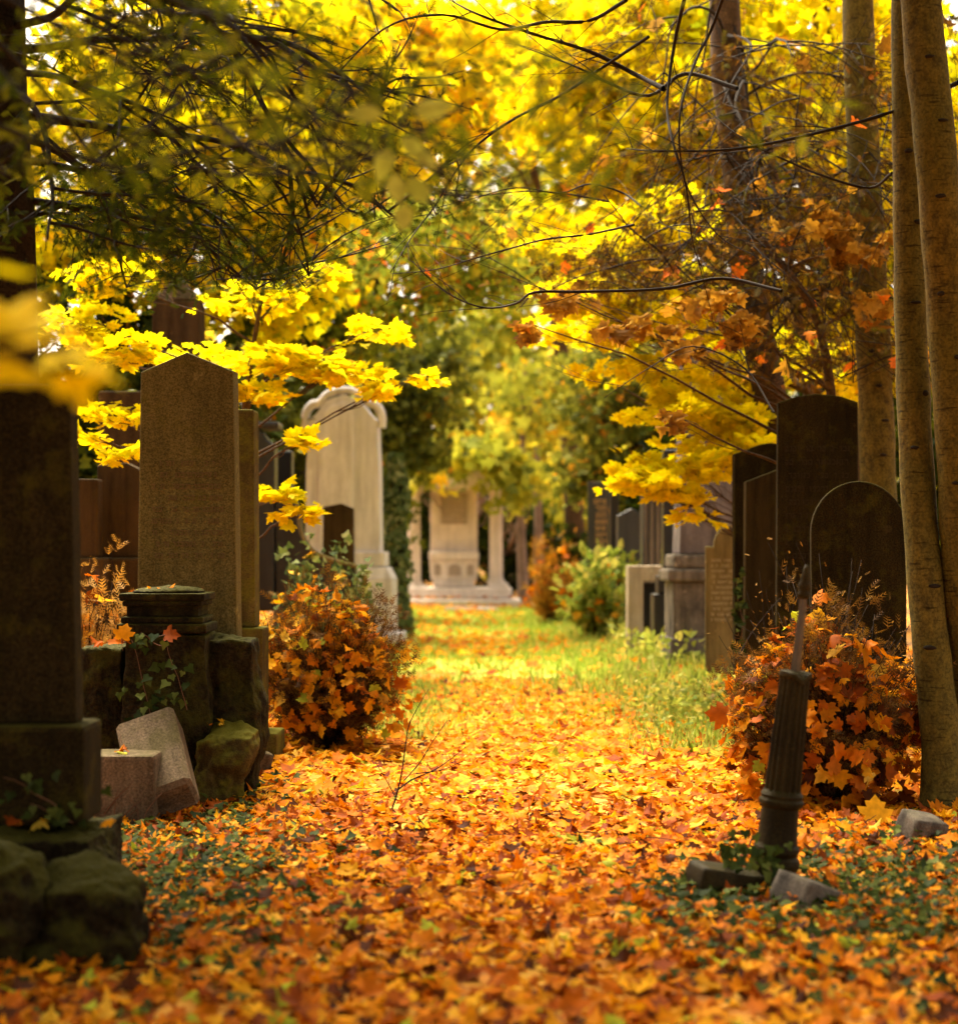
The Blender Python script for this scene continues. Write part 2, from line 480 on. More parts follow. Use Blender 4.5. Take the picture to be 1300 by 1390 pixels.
class Tubes:
    """collects tapered bent tubes into one mesh"""

    def __init__(self):
        self.V, self.T, self.n = [], [], 0

    def add(self, pts, r0, r1, sides=5, wob=0.0, rad=None):
        P = np.array([tuple(p) for p in pts], dtype=float)
        k = len(P)
        t = np.gradient(P, axis=0)
        t /= np.linalg.norm(t, axis=1)[:, None] + 1e-9
        ref = np.array([0.31, 0.9, 0.2]) if abs(t[0][1]) < 0.8 else np.array([1.0, 0, 0.1])
        u = np.cross(t, ref)
        u /= np.linalg.norm(u, axis=1)[:, None] + 1e-9
        v = np.cross(t, u)
        R = np.linspace(r0, r1, k) if rad is None else np.array(rad)
        a = np.arange(sides) * 2 * np.pi / sides
        rr = R[:, None] * (1 + wob * RNG.normal(size=(k, sides))) if wob else np.repeat(R[:, None], sides, 1)
        ring = P[:, None, :] + rr[..., None] * (np.cos(a)[None, :, None] * u[:, None, :] + np.sin(a)[None, :, None] * v[:, None, :])
        base = self.n
        self.V.append(ring.reshape(-1, 3))
        i = np.arange(k - 1)[:, None] * sides + np.arange(sides)[None, :]
        j = np.arange(k - 1)[:, None] * sides + (np.arange(sides)[None, :] + 1) % sides
        q = np.stack([i, j, j + sides, i + sides], -1).reshape(-1, 4) + base
        self.T.append(q)
        self.n += k * sides
        # cap
        tip = self.n
        self.V.append(P[-1:] + t[-1:] * R[-1] * 0.3)
        l = base + (k - 1) * sides + np.arange(sides)
        self.T.append(np.stack([l, np.roll(l, -1), np.full(sides, tip), np.full(sides, tip)], -1))
        self.n += 1

    def build(self, name, mat, parent=None):
        V = np.concatenate(self.V)
        Q = np.concatenate(self.T)
        # quads to triangles, degenerate ones dropped
        t1, t2 = Q[:, [0, 1, 2]], Q[:, [0, 2, 3]]
        t2 = t2[t2[:, 1] != t2[:, 2]]
        return tri_mesh(name, V, np.concatenate([t1, t2]), mat, parent, smooth=True)


def curve(p0, p1, sag=0.0, wob=0.03, n=7, seed=None):
    p0, p1 = Vector(p0), Vector(p1)
    L = (p1 - p0).length
    out = []
    o = Vector((random.random() * 50, random.random() * 50, random.random() * 50))
    for i in range(n):
        t = i / (n - 1)
        p = p0.lerp(p1, t)
        e = math.sin(math.pi * t)
        p = p + Vector((0, 0, -sag * 4 * t * (1 - t))) + mnoise.noise_vector(o + Vector((t * 2.3, 0, 0))) * wob * L * (0.3 + e * 0.9 if 0 < i < n - 1 else 0)
        out.append(p)
    return out


def smooth_path(pts, sub=4):
    """Catmull-Rom through the given points"""
    P = [Vector(p) for p in pts]
    P = [P[0] * 2 - P[1]] + P + [P[-1] * 2 - P[-2]]
    out = []
    for i in range(1, len(P) - 2):
        a, b, c, d = P[i - 1:i + 3]
        for k in range(sub):
            t = k / sub
            out.append(0.5 * ((2 * b) + (c - a) * t + (2 * a - 5 * b + 4 * c - d) * t * t + (3 * b - a - 3 * c + d) * t ** 3))
    out.append(P[-2])
    return out


# ---------------------------------------------------------------- leaves
def _mirror(half):
    return half + [(-x, y) for x, y in reversed(half[1:-1])]


def _fan(outline, c):
    V = np.array([(c[0], c[1])] + outline)
    n = len(outline)
    T = np.array([(0, i + 1, (i + 1) % n + 1) for i in range(n)])
    return V, T


MAPLE = _fan(_mirror([(0, 0), (0.20, -0.12), (0.48, -0.06), (0.40, 0.12), (0.60, 0.20), (0.70, 0.46), (0.50, 0.46), (0.33, 0.46), (0.40, 0.70), (0.20, 0.72), (0, 0.98)]), (0, 0.30))
MAPLE_S = _fan(_mirror([(0, 0), (0.48, -0.06), (0.39, 0.15), (0.68, 0.44), (0.34, 0.48), (0, 0.98)]), (0, 0.30))
OVAL = _fan([(0, 0), (0.26, 0.3), (0.22, 0.68), (0, 1.0), (-0.22, 0.68), (-0.26, 0.3)], (0, 0.45))
IVY = _fan(_mirror([(0, 0.05), (0.3, -0.10), (0.52, 0.22), (0.27, 0.45), (0, 1.0)]), (0, 0.3))
DIAM = (np.array([(0, 0), (0.42, 0.42), (0, 1.0), (-0.42, 0.42)]), np.array([(0, 1, 2), (0, 2, 3)]))
TUFT = (np.array([(0, 0), (0.50, 0.08), (0.22, 0.34), (0.58, 0.55), (0.14, 0.62), (0, 1.0), (-0.2, 0.6), (-0.55, 0.5), (-0.24, 0.32), (-0.45, 0.05)]),
        np.array([(0, 1, 2), (2, 3, 4), (4, 5, 6), (6, 7, 8), (8, 9, 0), (0, 2, 8), (2, 4, 8), (4, 6, 8)]))


def _spray(k=6, seed=2):
    r = np.random.default_rng(seed)
    V, T = [], []
    def blade(x0, y0, dx, dy, w):
        nx, ny = -dy, dx
        l = math.hypot(dx, dy)
        nx, ny = nx / l * w, ny / l * w
        b = len(V)
        V.extend([(x0 - nx, y0 - ny), (x0 + nx, y0 + ny), (x0 + dx, y0 + dy)])
        T.append((b, b + 1, b + 2))
    blade(0, 0, 0, 1.0, 0.02)
    for i in range(k):
        t = 0.10 + 0.8 * i / k
        l = (0.42 - 0.25 * t) * r.uniform(0.8, 1.2)
        for s in (-1, 1):
            blade(0, t, s * l * 0.8, l * 0.75, 0.035)
    return np.array(V), np.array(T)


SPRAY = _spray(7)
SPRAY_S = _spray(4)


def leaves(P, nrm, size, hue, tmpl, curl=0.5, spin=None, aspect=1.0, spun=None):
    """vertices, triangles and hue of many leaves at points P facing nrm"""
    P = np.asarray(P, float)
    k = len(P)
    nrm = np.asarray(nrm, float)
    nrm = nrm / (np.linalg.norm(nrm, axis=1)[:, None] + 1e-9)
    if spun is None:
        a = RNG.uniform(0, 2 * np.pi, k) if spin is None else spin
        ref = np.where(np.abs(nrm[:, 2:3]) < 0.9, np.array([[0, 0, 1.0]]), np.array([[1.0, 0, 0]]))
        u0 = np.cross(ref, nrm)
        u0 /= np.linalg.norm(u0, axis=1)[:, None] + 1e-9
        v0 = np.cross(nrm, u0)
        u = np.cos(a)[:, None] * u0 + np.sin(a)[:, None] * v0
        v = np.cross(nrm, u)
    else:                                   # 'spun' is the wanted direction of the tip
        v = np.asarray(spun, float)
        v = v - nrm * np.sum(v * nrm, 1)[:, None]
        v /= np.linalg.norm(v, axis=1)[:, None] + 1e-9
        u = np.cross(v, nrm)
    T2, F2 = tmpl
    x, y = T2[:, 0] * aspect, T2[:, 1] - 0.0
    c1 = RNG.normal(0, curl, k)[:, None]
    c2 = RNG.normal(0, curl, k)[:, None]
    c3 = RNG.normal(0, curl * 0.5, k)[:, None]
    z = c1 * (x * x)[None] + c2 * ((y - 0.3) ** 2)[None] + c3 * (x * (y - 0.3))[None] - np.abs(c1) * 0.25 * np.abs(x)[None]
    s = np.asarray(size, float)[:, None, None]
    V = P[:, None, :] + s * (x[None, :, None] * u[:, None, :] + y[None, :, None] * v[:, None, :] + z[..., None] * nrm[:, None, :])
    n = len(T2)
    T = F2[None] + (np.arange(k) * n)[:, None, None]
    return V.reshape(-1, 3), T.reshape(-1, 3), np.repeat(np.asarray(hue, float), n)


class Foliage:
    def __init__(self):
        self.V, self.T, self.H, self.n = [], [], [], 0

    def add(self, *a, **k):
        V, T, H = leaves(*a, **k)
        self.V.append(V)
        self.T.append(T + self.n)
        self.H.append(H)
        self.n += len(V)

    def build(self, name, mat, parent=None):
        return tri_mesh(name, np.concatenate(self.V), np.concatenate(self.T), mat, parent, np.concatenate(self.H))


def rnd_dirs(k, up=0.0, flat=1.0):
    d = RNG.normal(size=(k, 3))
    d /= np.linalg.norm(d, axis=1)[:, None]
    d[:, 2] = d[:, 2] * flat + up
    return d


def clusters(center, radii, m, hollow=0.25):
    """m points spread through an ellipsoid, thinner at its core"""
    d = rnd_dirs(m)
    r = RNG.uniform(hollow, 1.0, m) ** 0.6
    return np.array(center)[None] + d * r[:, None] * np.array(radii)[None]


def scatter(cl, per, spread, flat=0.6):
    k = len(cl) * per
    P = np.repeat(cl, per, 0) + RNG.normal(size=(k, 3)) * np.array([spread, spread, spread * flat])[None]
    return P


def own(o, root):
    """parent a mesh that was built in world coordinates"""
    o.parent = root
    o.location = -Vector(root.location)
    return o


# ================================================================ SETTING
def grid_sheet(name, xs, ys, zf, mat):
    X, Yg = np.meshgrid(xs, ys)
    Z = np.array([[zf(a, b) for a, b in zip(r1, r2)] for r1, r2 in zip(X, Yg)])
    V = np.stack([X, Yg, Z], -1).reshape(-1, 3)
    nx = len(xs)
    i = (np.arange(len(ys) - 1)[:, None] * nx + np.arange(nx - 1)[None]).ravel()
    Q = np.concatenate([np.stack([i, i + 1, i + nx + 1], -1), np.stack([i, i + nx + 1, i + nx], -1)])
    return tri_mesh(name, V, Q, mat, smooth=True)


def far_axis(lo, hi, step, out_lo, out_hi):
    a = list(np.arange(lo, hi + 1e-6, step))
    l, s = [], lo
    w = step
    while s > out_lo:
        w *= 1.6
        s -= w
        l.append(s)
    r, s, w = [], hi, step
    while s < out_hi:
        w *= 1.6
        s += w
        r.append(s)
    return np.array(l[::-1] + a + r)


tag(grid_sheet('ground', far_axis(-6, 6, 0.16, -260, 260), far_axis(2, 42, 0.2, -120, 420), gz, M['ground']), kind='structure')


def path_c(y):
    return 0.3 - 0.022 * (y - 8)


def path_sheet():
    ys = np.arange(3, 37, 0.2)
    k = 13
    V, T = [], []
    for y in ys:
        w = 1.25 + 0.18 * mnoise.noise(Vector((0, y * 0.6, 0)))
        for i in range(k):
            x = path_c(y) + (i / (k - 1) * 2 - 1) * w
            V.append((x, y, gz(x, y) + 0.004 + 0.006 * (1 - abs(i / (k - 1) * 2 - 1))))
    for j in range(len(ys) - 1):
        for i in range(k - 1):
            a = j * k + i
            T += [(a, a + 1, a + k + 1), (a, a + k + 1, a + k)]
    return tri_mesh('path', V, T, M['path'], smooth=True)


tag(path_sheet(), kind='structure')


# ================================================================ STONES
def glyph_rows(parent, name, x0, x1, z_top, z_bot, rows, y, mat, h=0.5, seed=1, fill=0.8, ragged=0.0):
    """rows of small worn strokes standing just proud of a face (local x,z; face at y)"""
    r = random.Random(seed)
    V, T = [], []
    pitch = (z_top - z_bot) / rows
    for i in range(rows):
        z = z_top - pitch * (i + 0.5)
        hh = pitch * h
        a0 = x0 + r.random() * ragged * (x1 - x0)
        b0 = x1 - r.random() * ragged * 0.5 * (x1 - x0)
        x = a0
        while x < b0:
            w = hh * r.uniform(0.3, 0.75)
            if r.random() < fill:
                t = hh * 0.16
                for (ax, az, bx, bz) in ((x, z + hh / 2, x + w, z + hh / 2 - t * 1.3), (x + w - t, z + hh / 2, x + w, z - hh / 2), (x, z - hh / 2 + t * 1.3, x + w, z - hh / 2), (x, z + hh * .1, x + t, z - hh / 2))[: r.choice((2, 3, 3, 4))]:
                    b = len(V)
                    V += [(ax, y - 0.003, az), (bx, y - 0.003, az), (bx, y - 0.003, bz), (ax, y - 0.003, bz)]
                    T += [(b, b + 1, b + 2), (b, b + 2, b + 3)]
            x += w + hh * 0.22
    return tri_mesh(name, V, T, mat, parent)


def stone(label, name, x, d, z=None, rz=0.0, tilt=(0, 0), cat='gravestone', group=None):
    X = WX(x, d)
    return thing(name, label, cat, (X, d, gz(X, d) - 0.03 if z is None else z), rz, group, tilt)


def px(n, d):
    return n / F * d


# --- tall dark slab at the left edge, on a plinth and rough mossy rocks
r_ = stone('tall dark granite slab on a plinth over mossy rocks at the left edge', 'gravestone', 40, 6.05, z=-0.03)
d = 6.05
block(r_, 'shaft', px(168, d), 0.13, WZ(520, d) - WZ(985, d), WZ(985, d) + 0.03, M['dark_stone'], 0.012, x0=px(-26, d), y0=0.06, top=(0.90, 1))
block(r_, 'plinth', px(190, d), 0.3, WZ(985, d) - WZ(1120, d), WZ(1120, d) + 0.03, M['dark_stone'], 0.02, x0=px(-19, d), y0=-0.02)
rock(r_, 'rock_base', px(235, d), 0.50, 0.33, M['dark_moss'], (px(-10, d), 0.08, 0.05), seed=3, rough=0.05, round_=0.2, cuts=36)
o = rock(None, 'boulder', 0.46, 0.36, 0.32, M['dark_moss'], (0, 0, 0), seed=8, rough=0.06, round_=0.5, cuts=30)
o.location = (WX(85, 5.55), 5.6, -0.10)
tag(o, 'low mossy boulder lying at the foot of the left dark slab, right of its neighbour', 'boulder')
o = rock(None, 'boulder', 0.40, 0.34, 0.40, M['dark_moss'], (0, 0, 0), seed=14, rough=0.06, round_=0.55, cuts=30)
o.location = (WX(-35, 5.5), 5.5, -0.06)
tag(o, 'rounded dark mossy boulder cut off by the left edge below the tall slab', 'boulder')

# --- pointed brown stele
d = 9.6
r_ = stone('brown speckled granite stele with a gabled top, standing behind the mossy column capital', 'gravestone', 252, d, rz=-0.05)
bz = r_.location.z
z0, z1, zt = WZ(868, d) - bz, WZ(503, d) - bz, WZ(477, d) - bz
wb, wt = px(69, d), px(63.5, d)
sl_ = prism(r_, 'shaft', [(-wb, z0), (wb, z0), (wt, z1), (0.0, zt), (-wt, z1 - 0.004)], 0.16, M['granite_brown'], 0.03, 0.012)
glyph_rows(sl_, 'inscription', -0.19, 0.19, z0 + 0.98, z0 + 0.42, 9, 0.03, plain_mat('worn lettering', (0.12, 0.078, 0.034), 0.9), h=0.42, seed=5, fill=0.65)
block(r_, 'ledge', px(166, d), 0.30, 0.045, z0 - 0.045, M['pink_block'], 0.016, y0=-0.04)
block(r_, 'pedestal', px(156, d), 0.27, z0 - 0.046, -0.02, M['moss_stone'], 0.015, y0=-0.03)

# --- second stele behind it
d = 10.5
r_ = stone('mossy ochre stele half hidden behind the gabled brown stele', 'gravestone', 285, d, rz=-0.03)
bz = r_.location.z
block(r_, 'shaft', px(120, d), 0.2, WZ(555, d) - WZ(852, d), WZ(852, d) - bz, M['moss_stone'], 0.012, y0=0.04, top=(0.97, 1))
block(r_, 'die', px(143, d), 0.27, WZ(852, d) - WZ(982, d) - 0.002, WZ(982, d) - bz, M['moss_stone'], 0.012)
block(r_, 'base', px(186, d), 0.36, WZ(982, d) - bz - 0.002, -0.05, M['moss_stone'], 0.02, y0=-0.05)

# --- square moulded capital on a rough pedestal
d = 8.9
r_ = stone('squat dark moulded stone cap with soil on top, resting on a rough mossy pedestal', 'column_base', 219, d, z=WZ(860, d), cat='column base')
hh = px(1, d)
block(r_, 'lower_slab', hh * 122, 0.40, hh * 13, 0, M['dark_moss'], 0.01)
block(r_, 'lower_roll', hh * 112, 0.37, hh * 9, hh * 13.3, M['dark_moss'], 0.012, y0=0.015)
block(r_, 'neck', hh * 98, 0.32, hh * 14, hh * 22.6, M['dark_moss'], 0.004, y0=0.04)
block(r_, 'upper_roll', hh * 108, 0.36, hh * 7, hh * 36.9, M['dark_moss'], 0.012, y0=0.02)
block(r_, 'upper_slab', hh * 116, 0.38, hh * 10, hh * 44.2, M['dark_moss'], 0.008, y0=0.01)
rock(r_, 'soil', hh * 84, 0.28, 0.03, M['dark_moss'], (0, 0.2, hh * 52), seed=4, rough=0.012, round_=0.7)
r_ = stone('rough dark mossy pedestal carrying the moulded stone cap', 'pedestal', 205, d, cat='pedestal')
bz = r_.location.z
hp = WZ(861, d) - bz
rock(r_, 'shaft', hh * 112, 0.36, hp, M['dark_moss'], (hh * 18, 0.20, 0), seed=21, rough=0.02, round_=0.06, cuts=30)
rock(r_, 'left_buttress', hh * 62, 0.34, hp * 0.93, M['dark_moss'], (hh * -74, 0.22, 0), seed=23, rough=0.04, round_=0.14, cuts=30)
rock(r_, 'right_buttress', hh * 80, 0.30, hp * 0.97, M['dark_moss'], (hh * 92, 0.30, 0), seed=25, rough=0.045, round_=0.22, cuts=30)

# --- mossy boulder leaning on the pedestal
d = 8.9
o = rock(None, 'boulder', hh * 78, 0.34, WZ(985, d) - WZ(1085, d), M['moss_stone'], (0, 0, 0), seed=31, rough=0.055, round_=0.5, cuts=30)
o.location = (WX(303, d), d + 0.08, -0.02)
tag(o, 'mossy greenish boulder leaning on the pedestal below the gabled stele', 'boulder')

# --- toppled pinkish slab and the square block
d = 8.45
bm = bmesh.new()
bmesh.ops.create_cube(bm, size=1.0)
for v in bm.verts:
    v.co = Vector((v.co.x * 0.29, v.co.y * 0.20, v.co.z * 0.52))
bmesh.ops.bevel(bm, geom=list(bm.edges), offset=0.022, segments=1, affect='EDGES')
o = from_bm('broken_slab', bm, M['pink_block'])
o.location = (WX(209, d), d + 0.10, WZ(1040, d) - 0.0)
o.rotation_euler = (-0.85, -0.34, 0.10)
tag(o, 'pinkish grey broken slab tilted back against the rough mossy pedestal', 'broken slab')
r_ = stone('square pinkish stone block on the ground left of the tilted slab', 'stone_block', 163, 8.25, cat='stone block')
bz = r_.location.z
block(r_, 'body', px(92, 8.25), 0.3, WZ(1026, 8.25) - bz, 0, M['pink_block'], 0.02)
t = Tubes()
for k in range(9):
    a = Vector((random.uniform(-.16, .16), -0.012, random.uniform(0.02, 0.1)))
    b = a + Vector((random.uniform(-.12, .14), 0, random.uniform(0.04, 0.18)))
    t.add(curve(a, b, 0, 0.12, 7), 0.004, 0.0015, 4)
t.build('root_vine', M['twig_red'], r_)

# --- small offcut on the path side of the second stele
o = rock(None, 'stone_fragment', 0.10, 0.12, 0.16, M['pink_block'], (0, 0, 0), seed=41, rough=0.01, round_=0.08, cuts=5)
o.location = (WX(346, 9.9), 9.9, 0.0)
o.rotation_euler = (0.1, 0.25, 0.4)
tag(o, 'small pale stone fragment at the foot of the ochre stele', 'stone fragment')

# --- brown stones behind the left row
r_ = stone('narrow brown sandstone slab standing beside the tall dark slab', 'gravestone', 116, 13.2, cat='gravestone')
bz = r_.location.z
block(r_, 'shaft', px(34, 13.2), 0.18, WZ(650, 13.2) - WZ(757, 13.2), WZ(757, 13.2) - bz, M['brown_stone'], 0.015)
block(r_, 'base', px(52, 13.2), 0.26, WZ(757, 13.2) - bz - .002, 0, M['brown_stone'], 0.02, y0=-0.04)
r_ = stone('wider brown sandstone slab just left of the gabled stele', 'gravestone', 162, 13.5)
bz = r_.location.z
prism(r_, 'shaft', [(-px(30, 13.5), WZ(757, 13.5) - bz), (px(34, 13.5), WZ(757, 13.5) - bz), (px(34, 13.5), WZ(640, 13.5) - bz), (px(10, 13.5), WZ(628, 13.5) - bz), (-px(30, 13.5), WZ(632, 13.5) - bz)], 0.2, M['brown_stone'], 0, 0.015)
block(r_, 'base', px(86, 13.5), 0.3, WZ(757, 13.5) - bz - .002, 0, M['brown_stone'], 0.02, y0=-0.05)
r_ = stone('brown tomb slab rising behind the pair of narrow brown slabs', 'gravestone', 164, 15.2)
bz = r_.location.z
block(r_, 'shaft', px(68, 15.2), 0.25, WZ(530, 15.2) - 0.42 - bz, 0.42, M['brown_stone'], 0.02, y0=0.05, top=(.95, 1))
block(r_, 'base', px(100, 15.2), 0.4, 0.418, 0, M['brown_stone'], 0.03)
r_ = stone('very tall brown obelisk seen above the gabled stele', 'obelisk', 236, 17.0, cat='obelisk')
bz = r_.location.z
block(r_, 'shaft', px(78, 17), 0.45, WZ(405, 17) - 0.7 - bz, 0.7, M['brown_stone'], 0.02, y0=0.08, top=(.82, .82))
block(r_, 'cap', px(62, 17), 0.36, 0.25, WZ(405, 17) - bz + .002, M['brown_stone'], 0.02, y0=0.12, top=(.2, .2))
block(r_, 'base', px(110, 17), 0.6, 0.698, 0, M['brown_stone'], 0.03)

# --- black scroll-sided tomb
d = 17.0
r_ = stone('polished black tomb with a curved wing sweeping down to the right', 'tomb', 330, d, cat='tomb')
bz = r_.location.z
q = lambda X_, Y_p: (px(X_ - 330, d), WZ(Y_p, d) - bz)
prism(r_, 'body', [q(270, 830), q(372, 830), q(372, 604), q(362, 596), q(345, 572), q(318, 560), q(270, 575)], 0.32, M['black_stone'], 0.03, 0.02)
arc = [q(404, 700), q(408, 722), q(416, 738), q(428, 750), q(445, 758), q(470, 765), q(482, 769)]
prism(r_, 'wing', [q(373.5, 830), q(482, 830)] + arc[::-1] + [q(400, 680), q(373.5, 672)], 0.28, M['black_stone'], 0.06, 0.01)
t = Tubes()
t.add(smooth_path([Vector((x, 0.05, z)) for x, z in [q(401, 684)] + arc], 4), 0.022, 0.022, 6)
t.build('coping', M['olive_stone'], r_)
block(r_, 'cornice', px(112, d), 0.44, px(10, d), WZ(582, d) - bz, M['black_stone'], 0.02, x0=px(-8, d), y0=-0.02)
r_ = stone('slim black pillar with a pale edge beside the curved black tomb', 'pillar', 386, 18.5, cat='pillar')
bz = r_.location.z
block(r_, 'shaft', px(20, 18.5), 0.25, WZ(612, 18.5) - bz, 0, M['black_stone'], 0.015)
block(r_, 'pale_edge', px(5, 18.5), 0.25, WZ(612, 18.5) - bz, 0, M['grey_stone'], 0.01, x0=-px(12.8, 18.5))

# --- small brown stele and the white monument
d = 20.0
r_ = stone('small dark brown stele in front of the white monument', 'gravestone', 459, d)
bz = r_.location.z
w = px(20.5, d)
prism(r_, 'body', [(-w * 1.05, 0), (w * 1.08, 0), (w, WZ(690, d) - bz), (w * 0.2, WZ(683, d) - bz), (-w, WZ(688, d) - bz)], 0.16, M['brown_stone'], 0, 0.015)
d = 22.0
r_ = stone('tall pale limestone monument with a scrolled white crest', 'monument', 464, d, cat='monument', rz=-0.06)
bz = r_.location.z
q = lambda X_, Y_p: (px(X_ - 464, d), WZ(Y_p, d) - bz)
prism(r_, 'shaft', [q(412, 770), q(515, 770), q(513, 640), q(510, 570), q(500, 560), q(487, 543), q(464, 534), q(441, 543), q(428, 560), q(417, 570), q(413, 640)], 0.40, M['white_stone'], 0.10, 0.012)
prism(r_, 'centre_panel', [q(430, 752), q(478, 752), q(478, 552), q(464, 546), q(446, 551), q(430, 568)], 0.03, M['white_stone'], 0.072, 0.01)
t = Tubes()
for s in (-1, 1):
    pts = [(464 + s * a, b) for a, b in ((52, 580), (52.5, 566), (50, 556), (43, 548), (34, 546), (29, 541), (22, 534), (10, 529), (0, 528))]
    t.add(smooth_path([Vector((q(a, b)[0], 0.16, q(a, b)[1])) for a, b in pts], 4), 0.06, 0.05, 8)
t.build('scroll_crest', M['white_stone'], r_)
block(r_, 'upper_plinth', px(116, d), 0.5, px(20, d), q(0, 769)[1], M['white_stone'], 0.015, y0=0.03)
block(r_, 'sloped_step', px(138, d), 0.62, px(16, d), q(0, 786)[1], M['white_stone'], 0.012, y0=-0.03, top=(.88, .88))
block(r_, 'pedestal', px(138, d), 0.62, q(0, 786)[1] - 0.17, 0.17, M['white_stone'], 0.012, y0=-0.031)
block(r_, 'foot', px(162, d), 0.74, 0.20, -0.03, M['white_stone'], 0.02, y0=-0.10)

# --- far columned monument
d = 36.0
r_ = stone('far pale sandstone monument with two columns and a trough on steps at the path end', 'columned_monument', 618, d, cat='monument')
bz = r_.location.z
q = lambda X_, Y_p: (px(X_ - 618, d), WZ(Y_p, d) - bz)
p1 = lambda n: px(n, d)
zt = q(0, 792)[1]
block(r_, 'tablet', p1(64), 0.30, q(0, 640)[1] - q(0, 752)[1], q(0, 752)[1], M['far_stone'], 0.02, x0=q(616, 0)[0], y0=0.15)
sl_ = block(r_, 'panel', p1(36), 0.03, p1(42), q(0, 711)[1], M['carved_far'], 0.008, x0=q(616, 0)[0], y0=0.125)
glyph_rows(sl_, 'inscription', q(600, 0)[0], q(632, 0)[0], q(0, 671)[1], q(0, 708)[1], 6, 0.124, M['far_stone'], h=0.35, seed=9)
block(r_, 'trough_rim', p1(68), 0.55, p1(11), q(0, 760)[1], M['far_stone'], 0.03, x0=q(616, 0)[0], y0=-0.16)
tr_ = prism(r_, 'trough', [q(585, 787), q(647, 787), q(649.5, 760.3), q(582.5, 760.3)], 0.45, M['far_stone'], -0.10, 0.02)
for xa, wd in ((594, 9), (617, 17), (638, 9)):
    hw = p1(wd) / 2
    cx = q(xa, 0)[0]
    za, zb = q(0, 781)[1], q(0, 766)[1]
    prism(tr_, 'niche', [(cx - hw, za), (cx + hw, za), (cx + hw, zb - hw * .5), (cx + hw * .5, zb), (cx - hw * .5, zb), (cx - hw, zb - hw * .5)], 0.02, M['carved_far'], -0.112, 0)
block(r_, 'trough_plinth', p1(56), 0.5, p1(10), q(0, 797)[1], M['far_stone'], 0.02, x0=q(616, 0)[0], y0=-0.12)
for cx, wd, yb in ((562, 19, 795), (673, 19, 792)):
    bm = lathe_bm([(q(0, yb)[1], p1(wd * .62), 0), (q(0, yb - 5)[1], p1(wd * .6), 0), (q(0, yb - 6)[1], p1(wd * .5), 1), (q(0, 690)[1], p1(wd * .46), 1), (q(0, 672)[1], p1(wd * .45), 1), (q(0, 670)[1], p1(wd * .6), 0), (q(0, 664)[1], p1(wd * .62), 0)], 24, 12, 0.07)
    o = from_bm('column', bm, M['far_stone'], r_, smooth=False)
    o.location = (q(cx, 0)[0], -0.05, 0)
    block(r_, 'column_pedestal', p1(27), 0.55, q(0, yb)[1] - q(0, 812)[1], q(0, 812)[1], M['far_stone'], 0.02, x0=q(cx + 3, 0)[0], y0=-0.32)
block(r_, 'lintel', p1(146), 0.5, p1(24), q(0, 663.5)[1], M['far_stone'], 0.03, x0=q(618, 0)[0], y0=-0.22)
prism(r_, 'gable', [q(598, 639), q(682, 639), q(678, 622), q(640, 612), q(602, 622)], 0.4, M['far_stone'], -0.16, 0.03)
for k, (xa, xb, ya, yb, yy) in enumerate(((548, 694, 797.4, 812, -0.5), (540, 706, 812.4, 826, -1.1), (548, 702, 826.4, 842, -1.8))):
    block(r_, 'step', p1(xb - xa), 1.0 + 0.4 * k, p1(yb - ya), q(0, yb)[1], M['far_stone'], 0.03, x0=q((xa + xb) / 2, 0)[0], y0=yy)
o = rock(None, 'stone_slab', 1.0, 0.35, 0.16, M['far_stone'], (0, 0, 0), seed=51, rough=0.015, round_=0.1, cuts=5)
o.location = (WX(640, 33), 33.0, WZ(834, 33) - 0.03)
tag(o, 'low pale slab lying in the grass before the steps of the columned monument', 'stone slab')

# ---------------- right side
# --- black stele with gilded lettering
d = 25.0
r_ = stone('slender blue black stele with gilded lettering', 'gravestone', 811, d, rz=-0.10)
bz = r_.location.z
sl_ = block(r_, 'shaft', px(29, d), 0.3, WZ(654, d) - 0.3 - bz, 0.3, M['blue_black'], 0.012, y0=0.05, top=(.95, .95))
glyph_rows(sl_, 'inscription', -px(8, d), px(12.5, d), WZ(676, d) - bz, WZ(758, d) - bz, 9, 0.048, M['gold'], h=0.62, seed=13, fill=0.97, ragged=0.35)
block(r_, 'base', px(46, d), 0.45, 0.298, 0, M['blue_black'], 0.02)
r_ = stone('black stone pillar just right of the gilded stele', 'pillar', 834, 24.4, cat='pillar')
bz = r_.location.z
block(r_, 'shaft', px(11, 24.4), 0.3, WZ(668, 24.4) - bz, 0, M['black_stone'], 0.012)
d = 23.0
r_ = stone('broad dark slab in shade between the black pillars', 'gravestone', 857, d)
bz = r_.location.z
prism(r_, 'body', [(-px(19, d), 0), (px(19, d), 0), (px(19, d), WZ(700, d) - bz), (0, WZ(690, d) - bz), (-px(19, d), WZ(700, d) - bz)], 0.25, M['blue_black'], 0, 0.015)
d = 21.5
r_ = stone('slim dark grey column with fluted face behind the beige frame', 'pillar', 884, d, cat='pillar')
bz = r_.location.z
block(r_, 'shaft', px(25, d), 0.3, WZ(640, d) - bz, 0, M['blue_black'], 0.015)
for k in (-1, 0, 1):
    block(r_, 'rib', px(5, d), 0.03, WZ(652, d) - 0.3 - bz, 0.3, M['grey_stone'], 0.006, x0=px(8 * k, d), y0=-0.028)
# --- beige frame
d = 19.5
r_ = stone('beige stone frame open over a dark recess', 'tomb', 878, d, cat='tomb frame')
bz = r_.location.z
q = lambda X_, Y_p: (px(X_ - 878, d), WZ(Y_p, d) - bz)
prism(r_, 'frame', [q(852, 900), q(873, 900), q(873, 789), q(918, 789), q(918, 768), q(852, 768)], 0.3, M['beige_stone'], 0, 0.015)
block(r_, 'recess_slab', px(44, d), 0.1, q(0, 789)[1] - 0.004, -0.02, M['black_stone'], 0.005, x0=q(896, 0)[0], y0=0.19)
